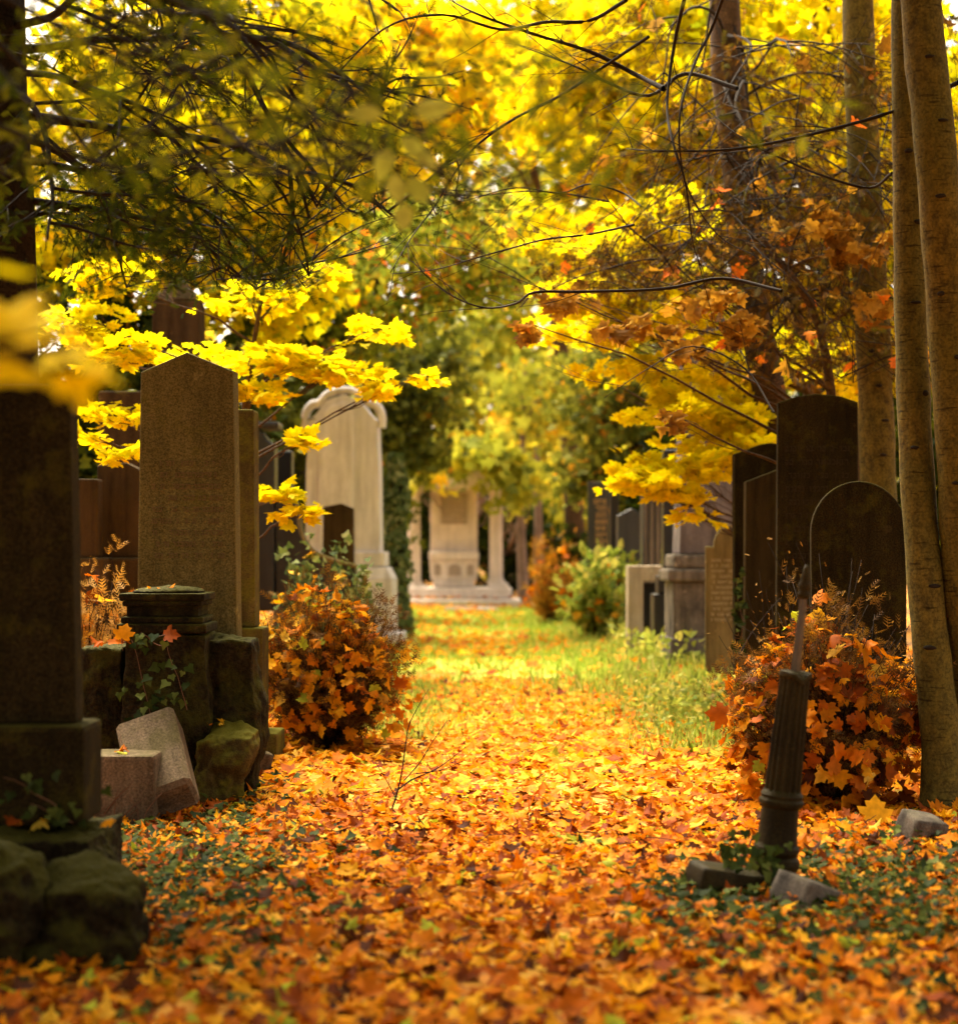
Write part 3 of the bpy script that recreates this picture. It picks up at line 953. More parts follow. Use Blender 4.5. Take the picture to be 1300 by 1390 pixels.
# --- black stepped pedestal pillar
d = 18.6
r_ = stone('polished black pillar on a stepped black pedestal', 'pillar', 904, d, cat='pillar')
bz = r_.location.z
block(r_, 'shaft', px(22, d), 0.24, WZ(610, d) - WZ(780, d), WZ(780, d) - bz, M['black_stone'], 0.012, y0=0.06, x0=px(8, d))
block(r_, 'collar', px(30, d), 0.32, WZ(781, d) - WZ(806, d), WZ(806, d) - bz, M['black_stone'], 0.02, y0=0.03, x0=px(4, d))
block(r_, 'pedestal', px(38, d), 0.40, WZ(806.5, d) - bz, 0, M['black_stone'], 0.02, x0=px(2, d))
# --- grey obelisk on pedestal
d = 17.4
r_ = stone('tall mauve grey obelisk on a mottled stone pedestal', 'obelisk', 960, d, cat='obelisk', rz=0.04)
bz = r_.location.z
zz = lambda y: WZ(y, d) - bz
block(r_, 'shaft', px(76, d), 0.5, zz(430) - zz(752), zz(752), M['grey_stone'], 0.012, x0=px(2, d), y0=0.10, top=(.74, .74))
block(r_, 'shaft_cap', px(55, d), 0.36, 0.22, zz(430) + 0.001, M['grey_stone'], 0.01, x0=px(2, d), y0=0.16, top=(.1, .1))
block(r_, 'moulding', px(92, d), 0.6, zz(752.4) - zz(772), zz(772), M['grey_rough'], 0.035, y0=0.04)
block(r_, 'cornice', px(106, d), 0.68, zz(772.4) - zz(790), zz(790), M['grey_rough'], 0.03, x0=px(-1, d), y0=0)
block(r_, 'die', px(92, d), 0.6, zz(790.4) - zz(866), zz(866), M['grey_rough'], 0.012, y0=0.04)
block(r_, 'base', px(102, d), 0.7, zz(866.4), 0, M['grey_stone'], 0.02, y0=-0.01)
# --- round shouldered lichen stone
d = 15.6
r_ = stone('yellowish lichen gravestone with a rounded head and square shoulders', 'gravestone', 996, d, rz=-0.12)
bz = r_.location.z
q = lambda X_, Y_p: (px(X_ - 996, d), WZ(Y_p, d) - bz)
hd = [(28 * math.cos(a), 28 * math.sin(a)) for a in np.linspace(0, math.pi, 13)]
ol = [q(957, 915), q(1035, 915), q(1035, 742), q(1025, 742)] + [q(996 + a, 740 - b) for a, b in hd] + [q(968, 742), q(957, 742)]
sl_ = prism(r_, 'slab', ol, 0.14, M['olive_stone'], 0, 0.012)
glyph_rows(sl_, 'inscription', q(965, 0)[0], q(1030, 0)[0], q(0, 757)[1], q(0, 845)[1], 12, -0.001, M['carved_light'], h=0.5, seed=17, fill=0.85)
# --- two dark layered stelae
d = 13.2
r_ = stone('dark mossy stele with a sloping top standing left of the biggest dark slab', 'gravestone', 1028, d + 0.28, rz=-0.05)
bz = r_.location.z
D = d + 0.28
q = lambda X_, Y_p: (px(X_ - 1028, D), WZ(Y_p, D) - bz)
prism(r_, 'shaft', [q(997, 925), q(1068, 925), q(1066, 604), q(1046, 601), q(1032, 603), q(996, 616)], 0.18, M['dark_stone'], 0, 0.012)
r_ = stone('greenish brown slab leaning close before the sloping dark stele', 'gravestone', 1036, d - 0.1)
bz = r_.location.z
D = d - 0.1
q = lambda X_, Y_p: (px(X_ - 1036, D), WZ(Y_p, D) - bz)
prism(r_, 'shaft', [q(1010, 925), q(1070, 925), q(1068, 632), q(1012, 654)], 0.12, stone_mat('green brown slab', (0.058, 0.039, 0.013), (0.032, 0.022, 0.008), moss=(0.042, 0.034, 0.006), moss_amt=0.5, speck=0.3), 0, 0.012)
# --- biggest dark stele
d = 12.0
r_ = stone('tall broad dark slab with a slightly arched top behind the round-headed stone', 'gravestone', 1110, d, rz=-0.10)
bz = r_.location.z
q = lambda X_, Y_p: (px(X_ - 1110, d), WZ(Y_p, d) - bz)
sl_ = prism(r_, 'slab', [q(1053, 1010), q(1166, 1010), q(1163, 546), q(1140, 538), q(1108, 534), q(1080, 538), q(1056, 546)], 0.15, M['dark_stone'], 0, 0.014)
glyph_rows(sl_, 'inscription', q(1066, 0)[0], q(1150, 0)[0], q(0, 600)[1], q(0, 800)[1], 11, 0, plain_mat('faint lettering', (0.028, 0.019, 0.009), 0.9), h=0.4, seed=19, fill=0.7)
# --- round-headed dark stone
d = 10.5
r_ = stone('dark round-headed gravestone rising above the right shrub', 'gravestone', 1165, d, rz=-0.12)
bz = r_.location.z
q = lambda X_, Y_p: (px(X_ - 1165, d), WZ(Y_p, d) - bz)
ar = [(64 * math.cos(a), 70 * math.sin(a)) for a in np.linspace(0, math.pi, 19)]
sl_ = prism(r_, 'slab', [q(1104, 1030), q(1228, 1030)] + [q(1165 + a, 723 - b) for a, b in ar], 0.12, M['dark_stone'], 0, 0.010)

# --- broken fluted column with a rod
d = 6.75
b0 = Vector((WX(1046, d), d, -0.02))
r_ = thing('fluted_column', 'leaning broken fluted column stump with mouldings and a thin rod on top', 'column', b0, 0.0, None, (0.02, 0.105))
u = px(1, d)
prof = [(0.0, 33 * u, 0), (16 * u, 33 * u, 0), (20 * u, 31 * u, 0), (34 * u, 30 * u, 0), (38 * u, 33 * u, 0), (44 * u, 34 * u, 0), (50 * u, 33 * u, 0), (54 * u, 28 * u, 0), (60 * u, 31 * u, 0), (66 * u, 30.5 * u, 0), (70 * u, 28 * u, 0),
        (72 * u, 27.5 * u, 0), (95 * u, 25.8 * u, 0), (118 * u, 24.5 * u, 0), (121 * u, 26 * u, 0), (124 * u, 29.5 * u, 0), (129 * u, 30 * u, 0), (133 * u, 27.5 * u, 0), (137 * u, 28.5 * u, 0), (141 * u, 26 * u, 0),
        (144 * u, 24.5 * u, 1), (220 * u, 22.2 * u, 1), (294 * u, 20.5 * u, 1), (298 * u, 22.5 * u, 0), (304 * u, 22.5 * u, 0), (305 * u, 18 * u, 0)]
bm = lathe_bm(prof, 96, 16, 0.13)
for v in bm.verts:
    v.co += mnoise.noise_vector(v.co * 9) * 0.0035 + mnoise.noise_vector(v.co * 30) * 0.0015
    if v.co.z > 292 * u:
        v.co.z -= max(0, mnoise.noise(Vector((v.co.x * 22, v.co.y * 22, 3)))) * 0.03
from_bm('shaft', bm, M['iron'], r_, smooth=False)
bm = lathe_bm([(302 * u, 6.5 * u, 0), (355 * u, 5.6 * u, 0), (404 * u, 5.0 * u, 0)], 4)
ro_ = from_bm('rod', bm, M['rod'], r_, smooth=False)
bm = lathe_bm([(403.5 * u, 6 * u, 0), (407 * u, 8.5 * u, 0), (411 * u, 9 * u, 0), (414 * u, 6.5 * u, 0), (417 * u, 8.5 * u, 0), (424 * u, 9 * u, 0), (428 * u, 6 * u, 0), (431 * u, 7 * u, 0), (437 * u, 5 * u, 0), (444 * u, 4.5 * u, 0), (450 * u, 2.0 * u, 0)], 16)
from_bm('finial', bm, M['iron'], ro_, smooth=True)
o = rock(None, 'stone_fragment', 0.26, 0.18, 0.13, M['iron'], (0, 0, 0), seed=61, rough=0.015, round_=0.15, cuts=6)
o.location = (WX(985, 6.6), 6.6, -0.02)
o.rotation_euler = (0, 0.12, 0.2)
tag(o, 'brown mossy stone lying left of the fluted column foot', 'stone fragment')
o = rock(None, 'stone_fragment', 0.17, 0.2, 0.12, M['grey_rough'], (0, 0, 0), seed=62, rough=0.012, round_=0.06, cuts=5)
o.location = (WX(1088, 6.4), 6.4, -0.02)
o.rotation_euler = (0.1, 0.35, 0.5)
tag(o, 'angular mauve grey stone fragment right at the fluted column foot', 'stone fragment')
o = rock(None, 'stone_fragment', 0.14, 0.14, 0.13, M['grey_rough'], (0, 0, 0), seed=63, rough=0.01, round_=0.08, cuts=5)
o.location = (WX(1243, 7.7), 7.7, 0.0)
o.rotation_euler = (0.2, 0.2, 0.3)
tag(o, 'small mauve grey stone in the leaves below the pair of right trunks', 'stone fragment')

# ================================================================ GROUND COVER
def litter(name, n, y0, y1, half, tmpl, size, lift, curl, hue=(0.47, 0.26), keep=None):
    f = Foliage()
    y = RNG.uniform(y0, y1, n)
    x = np.array([path_c(v) for v in y]) + RNG.uniform(-1, 1, n) * half
    if keep is not None:
        k = keep(x, y)
        x, y = x[k], y[k]
    z = np.array([gz(a, b) for a, b in zip(x, y)]) + RNG.uniform(0.004, lift, len(x))
    nr = rnd_dirs(len(x), 0, 0.0) * 0.55 + np.array([0, -0.12, 1.0])[None]
    f.add(np.stack([x, y, z], -1), nr, RNG.uniform(*size, len(x)), np.clip(RNG.normal(*hue, len(x)), 0, 1), tmpl, curl)
    return tag(f.build(name, M['litter']), kind='stuff')


litter('leaf_litter', 15000, 4.2, 9.0, 2.7, MAPLE, (0.028, 0.074), 0.05, 0.7, (0.44, 0.30))
litter('leaf_litter', 17000, 9.0, 17.0, 3.6, MAPLE_S, (0.04, 0.10), 0.05, 0.5, (0.62, 0.24), keep=lambda x, y: (np.abs(x - 0.3) < 2.2) | (RNG.random(len(x)) < 0.5))
litter('leaf_litter', 9000, 17.0, 36.0, 4.5, MAPLE_S, (0.07, 0.13), 0.10, 0.5, (0.66, 0.22), keep=lambda x, y: RNG.random(len(x)) < np.where((y > 20) & (y < 24.5), 0.95, np.where(y > 29, 0.55, 0.30)))

litter('leaf_litter', 3000, 4.2, 10.0, 2.7, OVAL, (0.03, 0.075), 0.055, 0.7, (0.3, 0.3))
# bits of twig among the leaves
t = Tubes()
for k in range(260):
    y_ = random.uniform(4.4, 12)
    x_ = path_c(y_) + random.uniform(-2, 2)
    a_ = random.uniform(0, 6.28)
    p_ = Vector((x_, y_, gz(x_, y_) + random.uniform(0.03, 0.06)))
    l_ = random.uniform(0.05, 0.22)
    t.add(curve(p_, p_ + Vector((math.cos(a_) * l_, math.sin(a_) * l_, random.uniform(-.01, .03))), 0, 0.12, 5), random.uniform(0.0015, 0.0035), 0.001, 4)
tag(t.build('twig_litter', M['twig']), kind='stuff')
# leaves blown onto the ledges and rocks
def ledge_leaves(name, spots):
    f = Foliage()
    for (x, y, z, rx, ry, n) in spots:
        P = np.stack([RNG.normal(x, rx, n), RNG.uniform(y - ry, y + ry, n), np.full(n, z) + RNG.uniform(0.002, 0.02, n)], -1)
        f.add(P, rnd_dirs(n, 0, 0) * 0.4 + np.array([0, -0.2, 1.0])[None], RNG.uniform(0.03, 0.075, n), np.clip(RNG.normal(0.45, 0.3, n), 0, 1), MAPLE, 0.8)
    return tag(f.build(name, M['litter']), kind='stuff')


ledge_leaves('leaf_litter', [(WX(219, 8.9), 9.05, WZ(806, 8.9), .10, .10, 16), (WX(50, 6), 6.0, 0.36, .2, .05, 5), (WX(150, 8.9), 8.9, WZ(872, 8.9), .06, .06, 4),
                             (WX(300, 9), 8.95, WZ(985, 9) + .01, .05, .05, 3), (WX(640, 34), 34.2, WZ(826, 34) + .02, 0.7, .6, 60), (WX(622, 35), 35.0, WZ(812, 35) + .02, 0.8, .3, 60), (WX(163, 8.3), 8.35, WZ(1024, 8.25), .05, .05, 3)])


def grass(name, n, fy, fx, h, spread=1.0):
    f = Foliage()
    y = fy(n)
    x = fx(y)
    z = np.array([gz(a, b) for a, b in zip(x, y)])
    nr = rnd_dirs(n, 0, 0.2) + np.array([0, -0.4, 0])[None]
    tip = rnd_dirs(n, 0, 0) * 0.5 * spread + np.array([0, 0, 1.0])[None]
    f.add(np.stack([x, y, z], -1), nr, RNG.uniform(*h, n), np.clip(RNG.normal(0.55, 0.25, n), 0, 1), DIAM, 0.4, aspect=0.13, spun=tip)
    return tag(f.build(name, M['grass']), kind='stuff')


grass('grass', 16000, lambda n: 12.5 + 21 * RNG.random(n) ** 0.85, lambda y: 0.3 - 0.022 * (y - 8) + RNG.normal(0, 1.15, len(y)), (0.04, 0.11))
grass('grass', 9000, lambda n: RNG.uniform(15, 33, n), lambda y: 0.3 - 0.022 * (y - 8) + 1.55 + RNG.normal(0, 0.55, len(y)), (0.07, 0.2))
grass('grass', 5000, lambda n: RNG.uniform(17, 33, n), lambda y: 0.3 - 0.022 * (y - 8) - 1.4 + RNG.normal(0, 0.4, len(y)), (0.06, 0.18))
grass('grass', 3500, lambda n: RNG.uniform(10.8, 15, n), lambda y: 1.55 + RNG.normal(0, 0.25, len(y)), (0.04, 0.13))
grass('grass', 2500, lambda n: RNG.uniform(11.8, 16, n), lambda y: -0.55 + RNG.normal(0, 0.2, len(y)), (0.04, 0.12))
# green tuft of weeds by the right row
f = Foliage()
P = np.stack([RNG.normal(WX(925, 13.2), 0.22, 900), RNG.normal(13.4, 0.7, 900), np.zeros(900)], -1)
P[:, 2] = [gz(a, b) + RNG.uniform(0.02, 0.2) for a, b in P[:, :2]]
f.add(P, rnd_dirs(900, 0.6) + np.array([0, -.4, 0]), RNG.uniform(0.03, 0.07, 900), RNG.uniform(0, 1, 900), OVAL, 0.4)
tag(f.build('weeds', M['lime']), kind='stuff')
f = Foliage()
n = 2600
yy = RNG.uniform(17, 29, n)
P = np.stack([0.3 - 0.022 * (yy - 8) + 1.55 + np.abs(RNG.normal(0, 0.5, n)), yy, np.zeros(n)], -1)
P[:, 2] = [gz(a, b) + RNG.uniform(0.03, 0.3) for a, b in P[:, :2]]
f.add(P, rnd_dirs(n, 0.7) + np.array([0, -.4, 0]), RNG.uniform(0.05, 0.11, n), RNG.uniform(0.2, 1, n), OVAL, 0.4)
tag(f.build('weeds', M['lime']), kind='stuff')


def ground_ivy(spots):
    f = Foliage()
    for (x, y, sx, sy, n) in spots:
        P = np.stack([RNG.normal(x, sx, n), RNG.normal(y, sy, n), np.zeros(n)], -1)
        P = P[P[:, 1] > 4.3]
        P[:, 2] = [gz(a, b) + RNG.uniform(0.025, 0.065) for a, b in P[:, :2]]
        f.add(P, rnd_dirs(len(P), 0, 0.0) * 0.6 + np.array([0, -0.25, 1.0])[None], RNG.uniform(0.025, 0.055, len(P)), RNG.uniform(0, 1, len(P)), IVY, 0.4)
    return tag(f.build('ground_ivy', M['ivy']), kind='stuff')


ground_ivy([(WX(250, 7.0), 7.0, 0.26, 0.6, 1050), (WX(190, 7.8), 7.8, 0.2, 0.3, 200), (WX(290, 5.9), 5.9, 0.25, 0.5, 260),
            (WX(1220, 6.5), 6.5, 0.34, 0.6, 1200), (WX(950, 6.5), 6.5, 0.12, 0.16, 260), (WX(1100, 5.8), 5.8, 0.35, 0.4, 420), (WX(330, 8.8), 8.8, 0.12, 0.4, 120)])

# single fallen leaves that stand out
def fallen_leaf(label, p, nrm, size, hue, mat='litter', tip=(0, 0, 1), stalk=True):
    """a leaf lying or caught on something, with its stalk"""
    root = thing('maple_leaf', label, 'leaf', p)
    f = Foliage()
    f.add([(0, 0, 0)], [nrm], [size], [hue], MAPLE, 0.35, spun=np.array([tip], float))
    f.build('blade', M[mat], root)
    t = Tubes()
    tv = Vector(tip).normalized()
    t.add([Vector((0, 0, 0)), -tv * size * 0.35 + Vector((0.004, 0, 0)), -tv * size * 0.7 + Vector((0.012, 0.004, -0.004))], 0.0022, 0.0014, 4)
    t.build('stalk', M['twig_red'], root)
    return root


fallen_leaf('bright yellow maple leaf upright on the litter below the right shrub', W(1188, 1112, 8.0) , (0.1, -0.9, 0.4), 0.12, 0.86, tip=(0.1, 0.2, 1))
fallen_leaf('orange star-shaped maple leaf caught on the left corner of the moulded cap', W(166, 866, 8.72), (-0.1, -0.9, 0.35), 0.085, 0.62, tip=(0.15, 0, 1))
fallen_leaf('red maple leaf lying under the lower slab of the moulded cap', W(224, 862, 8.72), (0.0, -0.7, 0.6), 0.08, 0.15, tip=(1, 0, 0.2))
fallen_leaf('yellow green oval-looking leaf standing at the right of the fluted column', W(1212, 1168, 7.1), (0.3, -0.9, 0.1), 0.075, 0.99, tip=(0.1, 0, -1))
fallen_leaf('deep orange red maple leaf on the left flank of the right shrub', W(985, 970, 8.35), (-0.1, -0.9, 0.4), 0.105, 0.22, tip=(-1, 0, 0.15))

# ================================================================ TREES
SUN_EL, SUN_AZ = math.radians(57), math.radians(-24)


def out_of_view(P, margin=170):
    """keeps the leaves of the overhanging crowns above and beside the opening"""
    y = np.maximum(P[:, 1], 0.05)
    sx = 650 + P[:, 0] / y * F
    sy = HY - (P[:, 2] - HCAM) / y * F
    seen = (P[:, 1] > -0.6) & (sx > -margin) & (sx < 1300 + margin) & (sy > -margin) & (sy < 1500)
    sd = np.array([math.sin(SUN_AZ) * math.cos(SUN_EL), math.cos(SUN_AZ) * math.cos(SUN_EL), math.sin(SUN_EL)])
    for q, r in ((W(60, 470, 2.45), 0.75), (W(545, 200, 4.2), 0.55)):  # gaps cut in the foliage towards the sun so the two close twigs are lit
        v = P - np.array(q)[None]
        seen |= np.linalg.norm(v - (v @ sd)[:, None] * sd[None], axis=1) < r
    return P[~seen]


def crown_tree(name, label, base, bark, r, path, blobs, mat, tmpl, size, per, spread, up=0.35, hue=(0.5, 0.25), group=None, cat='tree', limbs=True, curl=0.4, down=0.0, crown='crown'):
    """path: trunk points above the base; blobs: (centre, radii, clusters)"""
    bx, by = base
    root = thing(name, label, cat, (bx, by, gz(bx, by) - 0.05), 0, group)
    t = Tubes()
    pts = smooth_path([Vector((bx, by, root.location.z))] + [Vector(p) for p in path], 5)
    k = len(pts)
    rad = [r * (1.0 + 0.35 * math.exp(-i * 1.2)) * (1 - 0.7 * i / k) for i in range(k)]
    t.add(pts, r, r * .3, 11, 0.03, rad)
    f = Foliage()
    for c, rr, m in blobs:
        c = Vector(c)
        cl = clusters(c, rr, m)
        if limbs:
            hz = max(0.3, c.z - 0.5 * math.hypot(c.x - bx, c.y - by))
            a = min(pts, key=lambda p: abs(p.z - hz) + (0 if p.z < c.z else 2))
            br = max(0.012, r * 0.30)
            limb = curve(a, c, -0.03, 0.07, 9)
            t.add(limb, br, br * 0.35, 6)
            for q in cl[: min(26, m)]:
                s = limb[random.randint(4, 8)]
                t.add(curve(s, q, 0.02, 0.12, 6), br * 0.28, 0.003, 4)
        P = scatter(cl, per, spread)
        nr = rnd_dirs(len(P), up)
        if down:
            nr = nr + np.array([0, -down, 0])[None]
        # a hue of its own for every cluster, so that light and dark clumps show
        hc = np.repeat(RNG.normal(0, hue[1] * 0.7, m), per)
        f.add(P, nr, RNG.uniform(*size, len(P)), np.clip(hue[0] + hc + RNG.normal(0, hue[1] * 0.7, len(P)), 0, 1), tmpl, curl)
    own(t.build('trunk', M[bark], None), root)
    own(f.build(crown, M[mat], None), root)
    return root


def B(x, y, d, rx, ry, rz, m):
    return (W(x, y, d), (rx, ry, rz), m)


# -- background, from far to near
f = Foliage()
n = 15000
P = np.stack([RNG.uniform(-38, 38, n), RNG.uniform(62, 70, n), np.abs(RNG.normal(0, 1, n)) * 4.6 + 0.2], -1)
f.add(P, rnd_dirs(n, 0.3), RNG.uniform(0.35, 0.8, n), np.clip(RNG.normal(0.42, 0.25, n) + 0.25 * np.sin(P[:, 0] * 0.55), 0, 1), TUFT, 0.4)
tag(f.build('far_woodland', M['olive']), kind='stuff')

FG = 'trees beyond the monuments'
crown_tree('olive_tree_far', 'tall olive and yellow tree right above the far columned monument', (1.2, 50), 'bark_pale', 0.28, [(1.3, 50, 3), (1.0, 50, 7), (1.2, 50, 12)],
           [B(700, 430, 50, 3.0, 2, 3.6, 130), B(640, 520, 49, 2.2, 2, 2.2, 80), B(760, 600, 48, 1.7, 1.5, 2.0, 80), B(690, 270, 51, 3.2, 2, 2.4, 90), B(650, 618, 34.8, 0.8, 0.4, 0.2, 22), B(570, 640, 34.6, 0.3, 0.4, 0.2, 9), B(700, 655, 34.8, 0.25, 0.3, 0.2, 10)], 'olive', TUFT, (0.18, 0.38), 16, 0.33, hue=(0.45, 0.25), group=FG)
bpy.data.objects['olive_tree_far'].name = 'deciduous_tree'
crown_tree('deciduous_tree', 'yellow crowned tree right of the far columned monument', (4.2, 45), 'bark_pale', 0.2, [(4.1, 45, 3), (3.7, 45, 8)],
           [B(800, 560, 44, 1.1, 1.2, 2.0, 60), B(850, 450, 45, 1.6, 1.5, 2.2, 60), B(770, 690, 42, 1.1, 1.0, 0.9, 60)], 'olive', TUFT, (0.14, 0.3), 15, 0.28, hue=(0.62, 0.25), group=FG)
crown_tree('evergreen_tree', 'dark evergreen directly behind the white monument', (-1.9, 31), 'bark_dark', 0.2, [(-1.9, 31, 3), (-1.7, 31, 6.5)],
           [B(555, 575, 30, 0.8, 0.9, 0.9, 70), B(500, 520, 30, 1.2, 1.0, 1.5, 80), B(580, 490, 31, 0.7, 0.9, 0.9, 50), B(500, 650, 29.5, 0.5, .7, 1.0, 40), B(510, 720, 30, 0.35, .6, .7, 30)], 'darkgreen', TUFT, (0.10, 0.2), 22, 0.22, hue=(0.45, 0.25))
crown_tree('hornbeam_tree', 'green hornbeam with yellowing tips above the white monument', (-2.0, 25), 'bark_dark', 0.16, [(-2.0, 25, 2.5), (-1.7, 25, 5), (-1.0, 25, 7.5)],
           [B(520, 370, 24, 1.2, 1.1, 0.8, 70), B(600, 310, 24.5, 1.1, 1.0, 0.65, 60), B(450, 430, 24, 0.8, 0.9, 0.7, 50), B(650, 380, 25, 0.7, .8, 0.5, 36), B(410, 330, 25, 1.0, 1, 0.9, 50)], 'green', OVAL, (0.10, 0.17), 28, 0.22, hue=(0.55, 0.26))
crown_tree('yew_tree', 'brown green yew drooping over the right row of black stones', (3.1, 28), 'bark_dark', 0.18, [(3.0, 28, 3), (2.7, 28, 6)],
           [B(870, 590, 27, 1.0, 1.0, 0.9, 70), B(830, 520, 27.5, 0.9, 1.0, 0.7, 50), B(930, 500, 27, 1.1, 1.0, 1.2, 70), B(800, 640, 27, 0.45, 0.5, 0.35, 24), B(880, 690, 28, 0.9, .6, .6, 50)], 'darkgreen', TUFT, (0.08, 0.18), 22, 0.2, hue=(0.62, 0.25))
crown_tree('yew_tree', 'low dark yew closing the gap behind the far columned monument', (0.3, 40), 'bark_dark', 0.16, [(0.3, 40, 1.5), (0.2, 40, 3)],
           [B(560, 740, 40, 1.4, 0.8, 1.2, 80), B(680, 740, 40, 1.6, 0.8, 1.2, 90), B(620, 660, 40.5, 1.5, .8, 1.0, 70), B(760, 780, 40, 1.2, 0.8, 0.9, 60)], 'yew', TUFT, (0.12, 0.24), 20, 0.25, hue=(0.3, 0.2))
for k, (xx, lab) in enumerate(((713, 'slim bare trunk right of the far monument columns, nearer of two'), (730, 'second slim bare trunk, close to the brown shrub by the path end'))):
    c = W(xx, 600, 36.5 + k)
    crown_tree('deciduous_tree', lab, (c.x - 0.02 + 0.05 * k, c.y), 'bark_pale', 0.12, [(c.x - 0.1 + .1 * k, c.y, 2.0), (c.x, c.y, 5)], [(Vector((c.x + 0.3, c.y, 4.3)), (1.2, 0.9, 0.9), 40)], 'olive', TUFT, (0.12, 0.26), 14, 0.25, hue=(0.5, 0.25), group=FG)

# golden maples, left and right of the path and far behind
GM = 'golden maples behind the stones'
LL, GG = 'gold_leaf', MAPLE_S
crown_tree('maple_tree', 'golden maple filling the sky at the top centre behind the branches', (2.2, 40), 'bark_rough', 0.25, [(2.0, 40, 4), (1.5, 40, 8), (0.6, 40, 13)],
           [B(620, 130, 38, 2.6, 1.5, 1.5, 100), B(760, 330, 40, 1.8, 1.5, 1.0, 60), B(820, 90, 39, 2.4, 1.5, 1.6, 90), B(520, 240, 38, 1.3, 1.2, 1.0, 50), B(700, 10, 38, 3.2, 1.5, 1.2, 90)], LL, GG, (0.16, 0.28), 18, 0.32, hue=(0.42, 0.22), group=GM)
crown_tree('maple_tree', 'golden maple behind the tall obelisk and gabled stele on the left', (-4.3, 20), 'bark_rough', 0.2, [(-4.2, 20, 3), (-3.6, 20, 6), (-2.6, 20, 9)],
           [B(180, 330, 19, 1.1, 0.9, 0.8, 80), B(330, 240, 19, 1.1, 1.0, 0.9, 90), B(120, 170, 19.5, 1.2, 1.0, 0.9, 70), B(420, 120, 20, 1.2, 1.0, 0.9, 90), B(250, 60, 20, 1.5, 1.0, 0.8, 80), B(370, 390, 19, 0.6, 0.7, 0.45, 40), B(-80, 280, 20, 1.4, 1, 1.4, 60)], LL, GG, (0.11, 0.17), 22, 0.2, hue=(0.42, 0.22), group=GM)
crown_tree('maple_tree', 'golden maple behind the leaning trunk on the right', (4.3, 19.5), 'bark_rough', 0.2, [(4.2, 19.5, 3), (3.9, 19.5, 6), (3.2, 19.5, 10)],
           [B(940, 160, 18.5, 1.1, 0.9, 0.9, 90), B(860, 90, 19, 1.0, .9, .8, 80), B(1080, 230, 18.5, 1.2, 0.9, 0.9, 80), B(1180, 420, 18.5, 0.9, .8, 1.0, 60), B(1120, 60, 19, 1.3, 1, .8, 70), B(960, 300, 18.5, 0.7, .7, 0.5, 40), B(1330, 250, 19, 1.3, 1, 1.6, 60), B(1000, 440, 18.5, 0.7, 0.6, 0.5, 50), B(860, 210, 18.5, 0.7, .7, 0.5, 50), B(790, 130, 19, 0.8, .7, 0.6, 50), B(930, 20, 19, 1.0, .8, .7, 50)], LL, GG, (0.11, 0.17), 22, 0.2, hue=(0.42, 0.22), group=GM)
crown_tree('maple_tree', 'orange tinged maple between the left yew boughs and the hornbeam', (-2.6, 28), 'bark_rough', 0.18, [(-2.6, 28, 3), (-2.2, 28, 6), (-1.2, 28, 10)],
           [B(480, 200, 27, 1.2, 1.0, 1.2, 70), B(600, 100, 27, 1.3, 1.0, 1.1, 70), B(470, 50, 27.5, 1.4, 1, 1.0, 70), B(390, 290, 27, 1.0, .9, .8, 50)], LL, GG, (0.13, 0.2), 20, 0.24, hue=(0.58, 0.22), group=GM)
# dark hedge-like evergreens behind the stones on both sides
EV = 'dark evergreens behind the gravestones'
crown_tree('evergreen_tree', 'dark evergreen filling the gaps behind the brown slabs on the left', (-5.2, 19), 'bark_dark', 0.2, [(-5.1, 19, 2), (-4.9, 19, 4.2)],
           [B(80, 660, 18.6, 1.1, 0.8, 1.2, 80), B(220, 560, 18.8, 1.0, 0.7, 1.0, 70), B(60, 480, 19, 1.2, .8, 1.0, 70), B(-130, 560, 19, 1.6, 1, 1.8, 80)], 'yew', TUFT, (0.10, 0.2), 20, 0.22, hue=(0.3, 0.22), group=EV)
crown_tree('evergreen_tree', 'dark evergreen behind the black tomb and left of the white monument', (-3.2, 23), 'bark_dark', 0.18, [(-3.2, 23, 2), (-3.1, 23, 4.5)],
           [B(340, 560, 22.8, 0.9, 0.7, 1.1, 70), B(410, 640, 23.6, 0.8, 0.5, 1.1, 60), B(300, 700, 22.8, 0.9, .6, .9, 60), B(400, 480, 24, 0.8, .7, .9, 50)], 'darkgreen', TUFT, (0.10, 0.2), 20, 0.2, hue=(0.4, 0.22), group=EV)
crown_tree('evergreen_tree', 'dark evergreen behind the grey obelisk and black pillars', (5.2, 26), 'bark_dark', 0.2, [(5.1, 26, 2), (4.9, 26, 5)],
           [B(1040, 640, 25.5, 1.5, 0.8, 1.5, 90), B(1180, 560, 25, 1.6, 0.8, 1.8, 90), B(940, 720, 26, 1.0, .7, .9, 60), B(1330, 620, 24, 1.5, 1, 2.0, 70), B(1330, 240, 24, 1.5, 1, 2.6, 90), B(1200, 180, 25, 1.0, 1, 1.6, 50)], 'yew', TUFT, (0.12, 0.22), 20, 0.24, hue=(0.4, 0.25), group=EV)


# -- branching growth for the near boughs
LOW = None


